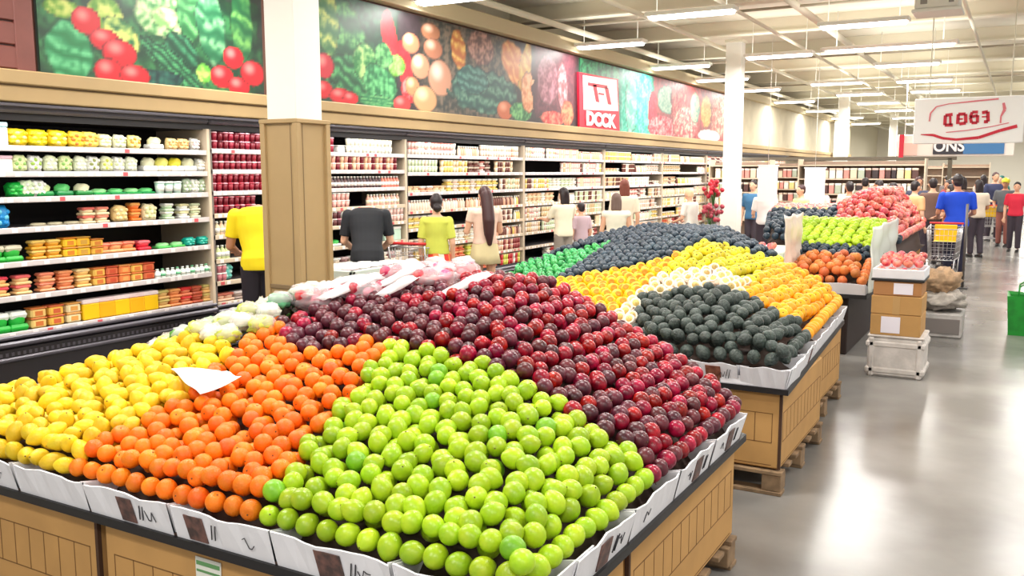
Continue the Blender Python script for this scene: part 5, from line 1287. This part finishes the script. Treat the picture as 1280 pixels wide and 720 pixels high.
# ------------------------------------------------------------------ trolleys
chrome = mat('trolley_metal', rgb(190, 188, 190), .3, metal=.7); plastic_y = pmat((246, 196, 20))
def trolley(loc, rz, label, seat=True, m=chrome, low=False):
    e = empty('shopping_trolley', loc, rz); tag(e, label, 'trolley'); b_ = MB()
    # basket : x length, y width ; handle at -x
    def ringp(z): f = (z-.45)/.5; return (-.38-.02*f, .40+.10*f, -.22-.04*f, .22+.04*f)
    lv = [.45, .55, .65, .75, .85, .95]
    for z in lv:
        x0, x1, y0, y1 = ringp(z); r = .008 if z in (.45, .95) else .004
        b_.path([(x0, y0, z), (x1, y0*.85, z), (x1, y1*.85, z), (x0, y1, z), (x0, y0, z)], r, m)
    a0 = ringp(.45); a1 = ringp(.95)
    for i in range(13):
        t = i/12
        for s in (2, 3): b_.tube((a0[0]+(a0[1]-a0[0])*t, a0[s]*(1-.15*t), .45), (a1[0]+(a1[1]-a1[0])*t, a1[s]*(1-.15*t), .95), .003, m, n=5)
    for i in range(8):
        t = i/7
        for s, q in ((0, 1), (1, .85)): b_.tube((a0[s], (a0[2]+(a0[3]-a0[2])*t)*q, .45), (a1[s], (a1[2]+(a1[3]-a1[2])*t)*q, .95), .003, m, n=5)
        b_.tube((a0[0], a0[2]+(a0[3]-a0[2])*t, .45), (a0[1], (a0[2]+(a0[3]-a0[2])*t)*.85, .45), .003, m, n=5)
    b_.obj('basket', e)
    f = MB()
    for s in (-1, 1):
        f.path([(-.46, s*.24, 1.0), (-.36, s*.22, .5), (-.40, s*.2, .14), (.42, s*.15, .14)], .012, m, n=8)
        f.tube((.36, s*.16, .14), (.2, s*.19, .45), .01, m)
    f.tube((-.40, -.2, .14), (-.40, .2, .14), .01, m); f.tube((.42, -.15, .14), (.42, .15, .14), .01, m)
    for i in range(6): f.tube((-.4+.16*i, -.19, .15), (-.4+.16*i, .19, .15), .004, m, n=5)
    f.obj('frame', e)
    MB().tube((-.46, -.26, 1.0), (-.46, .26, 1.0), .018, pmat((200, 40, 40)), n=12).obj('handle', e)
    for x_, s in ((-.40, -.2), (-.40, .2), (.40, -.15), (.40, .15)):
        w_ = MB().tube((x_, s-.013, .055), (x_, s+.013, .055), .055, pmat((50, 50, 52)), n=16); w_.tube((x_, s, .06), (x_, s, .14), .01, m); w_.obj('wheel', e)
    if seat:
        s_ = MB().box(-.37, -.35, -.17, .17, .70, .98, plastic_y, b=.008).box(-.37, -.2, -.17, .17, .70, .715, plastic_y, b=.005); s_.obj('child_seat', e)
    return e
trolley((-1.05, 16.2, 0), math.radians(-90), 'shopping trolley with a yellow child seat in front of the blue-shirted shopper')
trolley((-.74, 26.6, 0), math.radians(100), 'distant trolley with a yellow seat by the navy-topped shopper')
trolley((-6.45, 9.15, 0), math.radians(100), 'empty metal trolley beside the black-shirted shopper at the cooler', seat=False)
CHY = walley(452, -5.9)
# low glass-rimmed chest in front of the cooler, right of the column
e = empty('display_chest', (-5.9, CHY, 0)); tag(e, 'low open chest with pale rim in front of the black-shirted shopper', 'display chest')
MB().box(-.3, .3, -.55, .55, 0, .82, mat('chest_side', rgb(70, 60, 66), .5), b=.01).obj('chest_body', e)
r_ = MB()
for (a, b2, c, d) in ((-.33, .33, -.58, -.53), (-.33, .33, .53, .58), (-.33, -.28, -.58, .58), (.28, .33, -.58, .58)): r_.box(a, b2, c, d, .80, .90, mat('pale_rim', rgb(206, 214, 206), .3), b=.01)
r_.obj('rim', e)
for j in range(5):
    for i in range(3):
        c = [((190, 170, 170), (236, 226, 224)), ((150, 120, 130), (226, 200, 204)), ((210, 206, 200), W)][(i*2+j) % 3]
        o = product('clam', c[0], c[1], CHY-.38+.19*j, .822, 'grey and white clamshell box in the low chest by the black-shirted shopper', 'boxes in the low chest', (1, 1, 1), x=-5.9+7.17+.06-.14+.14*i, parts=False)
# pale counter behind the blue-black plums
tag(MB().box(-4.75, -2.3, 10.4, 11.3, 0, .95, mat('pale_counter', rgb(226, 230, 214), .4), b=.02).obj('service_counter'), 'pale green-white counter behind the blue-black plums', 'counter')
pts = [(-4.2+.13*i, 10.6+.12*j, .99, (0, 0, i), 1.05) for i in range(14) for j in range(2) if i > 5]
put(F_['redsmall'], pts, 'red_apple', 'red apple on the pale counter behind the blue-black plums', 'apple', 'apples on the pale counter')
# flower bunches by the slim column
for i, (px_, X, z, c, lb) in enumerate([(893, -5.0, 1.5, (200, 40, 60), 'bunch of crimson flowers high beside the slim white column'), (890, -4.95, 1.12, (170, 60, 76), 'bunch of dull red flowers low beside the slim white column')]):
    y = walley(px_, X); e = empty('flower_bunch', (X, y, z-.25)); tag(e, lb, 'flowers'); m_ = MB(); g = MB()
    for k in range(26):
        a, rr__, zz = random.uniform(0, 6.28), random.uniform(0, .22), random.uniform(.1, .45)
        m_.ell((rr__*math.cos(a), rr__*math.sin(a), zz), .045, flat(c), 8, 6, fn=lambda p: p*(1+.3*nz(p.x*5, p.y*5, p.z*5))); g.tube((0, 0, -.1), (rr__*math.cos(a), rr__*math.sin(a), zz), .004, pmat((60, 110, 50)), n=5)
    m_.obj('blossoms', e); g.obj('stems', e); MB().lathe([(.09, -z+.27), (.12, -.02), (.11, -.1)], pmat((120, 100, 96)), 16).obj('pot_stand', e)
# white hanging banners
for (px_, Y, w, z0, z1, lb) in [(960, 17.0, .36, 1.30, 1.96, 'white hanging banner right of the slim column'), (1019, 19.0, .40, 1.18, 1.92, 'white hanging banner left of the distant column')]:
    d = _ray(px_, 214); x = d.x/d.y*Y; e = empty('hanging_banner', (x, Y, z0)); tag(e, lb, 'banner')
    MB().box(-w/2, w/2, -.01, .01, 0, z1-z0, wht, b=.003).obj('panel', e); MB().tube((-w/2-.02, 0, z1-z0+.01), (w/2+.02, 0, z1-z0+.01), .012, white_p).tube((0, 0, z1-z0), (0, 0, 4.3-z0), .005, white_p).obj('rod', e)
# rail and far shelving across the hall
tag(MB().box(-8.1, -1.5, 26.0, 26.12, 2.16, 2.26, mat('dark_rail', rgb(92, 84, 70), .6), b=.01).box(-8.0, -7.9, 26, 26.1, 0, 2.2, mat('dark_rail', None)).box(-1.7, -1.6, 26, 26.1, 0, 2.2, mat('dark_rail', None)).obj('overhead_rail'), 'long dark overhead rail crossing the far part of the hall', 'rail')
gp = [((244, 236, 224), (236, 210, 190)), ((90, 60, 56), (230, 210, 190)), ((226, 150, 140), (244, 220, 210)), ((230, 216, 190), (120, 90, 80)), ((246, 240, 226), W), ((226, 206, 180), (236, 226, 206)), ((180, 190, 170), W), ((240, 210, 140), W), ((60, 50, 52), (200, 180, 170))]
for gi, (x0, x1, y, lb) in enumerate([(-7.0, -4.9, 27.5, 'far shelf rack behind the slim white column'), (-4.6, -2.6, 30.5, 'far shelf rack behind the banners and crowd'), (-2.3, -.95, 33.5, 'far shelf rack behind the crowd by the aisle'), (-7.2, -4.2, 38, 'very far shelf rack on the left'), (-3.9, -1.2, 42, 'very far shelf rack near the aisle'), (-7.0, -5.5, 23.0, 'shelf rack just behind the slim white column'), (-4.6, -1.9, 22.2, 'shelf rack behind the far red fruit')]):
    e = empty('shelf_rack', ((x0+x1)/2, y, 0)); tag(e, lb, 'shelf rack'); hw = (x1-x0)/2
    MB().box(-hw, hw, .2, .24, 0, 2.1, mat('rack_back', rgb(150, 130, 116), .7)).box(-hw-.03, -hw, -.25, .25, 0, 2.15, warm).box(hw, hw+.03, -.25, .25, 0, 2.15, warm).obj('rack_frame', e)
    for z in (.25, .65, 1.0, 1.35, 1.7, 2.02):
        MB().box(-hw, hw, -.22, .2, z-.03, z, warm).obj('shelf', e)
    if gi in (0, 5, 6):
        for si, z in enumerate((.65, 1.0, 1.35, 1.7)):
            x = x0+.12
            while x < x1-.1:
                c = gp[random.randrange(9)]; w = random.uniform(.10, .16)
                n_, me, _ = pmesh('carton', c[0], c[1], False)
                o = bpy.data.objects.new('package', me); COL.objects.link(o); o.location = (x+w/2, y-.2, z); o.rotation_euler = (0, 0, -PI/2); o.scale = (1, w/.19, 1.25)
                tag(o, '%s and %s package on the %s' % (cn(c[0]), cn(c[1]), lb), 'package', 'packages on the '+lb); x += w+.01
# kiosk header far right
e = empty('header_sign', (-1.55, 24.0, 0)); tag(e, 'far white header board with a blue and black panel below the oval logo sign', 'sign')
k1 = MB().box(-1.15, 1.35, -.1, .1, 2.22, 2.75, mat('kiosk_frame', rgb(244, 232, 222), .6), b=.02)
k1; k1.tube((-1, 0, 2.75), (-1, 0, 4.5), .01, housing).tube((1.2, 0, 2.75), (1.2, 0, 4.5), .01, housing); k1.obj('frame', e)
MB().box(.3, 1.15, -.14, -.1, 2.27, 2.62, pmat((60, 120, 176))).obj('blue_panel', e)
MB().box(-.35, .3, -.14, -.1, 2.27, 2.64, pmat((40, 36, 48))).obj('black_panel', e)
MB().box(-1.1, -1.0, -.15, -.1, 2.2, 2.75, red).box(-1.0, -.7, -.13, -.1, 2.25, 2.55, pmat((236, 190, 176))).obj('red_edge', e)
text('ONS', .36, (-1.56, 23.84, 2.45), (PI/2, 0, 0), wht, 'lettering', e, .004, .01, .9)
# green bag at the right edge
e = empty('green_shopping_bag', (.14, 11.7, 0)); tag(e, 'bright green shopping bag standing at the right edge of the floor', 'bag')
gm = mat('bag_green', rgb(20, 140, 40), .5, noise=.3, nscale=10)
vs = [(-.17, -.12, .0), (.17, -.12, 0), (.17, .12, 0), (-.17, .12, 0), (-.20, -.15, .45), (.2, -.15, .47), (.2, .15, .46), (-.2, .15, .48), (-.17, -.12, .45), (.17, -.12, .45), (.17, .12, .45), (-.17, .12, .45), (-.15, -.1, .03), (.15, -.1, .03), (.15, .1, .03), (-.15, .1, .03)]
fs = [(0, 3, 2, 1), (0, 1, 5, 4), (1, 2, 6, 5), (2, 3, 7, 6), (3, 0, 4, 7), (4, 5, 9, 8), (5, 6, 10, 9), (6, 7, 11, 10), (7, 4, 8, 11), (8, 9, 13, 12), (9, 10, 14, 13), (10, 11, 15, 14), (11, 8, 12, 15), (12, 13, 14, 15)]
MB().add(vs, fs, gm).obj('bag_body', e)
h_ = MB()
for s in (-.14, .14): h_.path([(-.09, s, .44), (-.08, s, .56), (0, s, .62), (.08, s, .56), (.09, s, .44)], .01, gm)
h_.obj('handles', e)
# metal post at the trolley bay
tag(MB().tube((-.72, 15.9, 0), (-.72, 15.9, 1.35), .02, pmat((90, 84, 80))).box(-.80, -.64, 15.84, 15.96, 0, .02, pmat((70, 66, 64)), b=.004).obj('metal_post'), 'thin grey metal post right of the blue-shirted shopper', 'post')
# crumpled sacks and crates between the cartons and the trolley
for i, (x, y, z, r, lb) in enumerate([(-.75, 11.3, .62, (.22, .25, .14), 'crumpled brown sack on top of the heap behind the cartons'), (-.72, 11.3, .40, (.26, .3, .12), 'crumpled grey sack in the heap behind the cartons')]):
    tag(lump((x, y, z), r, .35, mat('sack_%d' % i, rgb(*((196, 160, 124), (196, 186, 176))[i]), .8, noise=.4, nscale=14), 'crumpled_sack', 24, 16, None, i*3+2, 9), lb, 'sack')
tag(MB().box(-1.0, -.48, 11.0, 11.6, 0, .28, mat('crate_grey', rgb(190, 184, 180), .6, noise=.3, nscale=8), b=.02).box(-.98, -.5, 10.99, 11.01, .05, .22, mat('crate_panel', rgb(120, 112, 108), .7), b=.004).obj('plastic_crate'), 'pale plastic crate on the floor behind the carton stack', 'crate')

# ------------------------------------------------------------------ light
wd = bpy.data.worlds.new('world'); S.world = wd; wd.use_nodes = True
bg = wd.node_tree.nodes['Background']; bg.inputs[0].default_value = (1, .985, .95, 1); bg.inputs[1].default_value = .75
S.view_settings.view_transform = 'Standard'; S.view_settings.look = 'None'; S.view_settings.gamma = 1; S.view_settings.use_curve_mapping = False
S.view_settings.exposure = .0
print('FRUIT', NF, {k: len(v) for k, v in far.items()}, 'objects', len(bpy.data.objects))
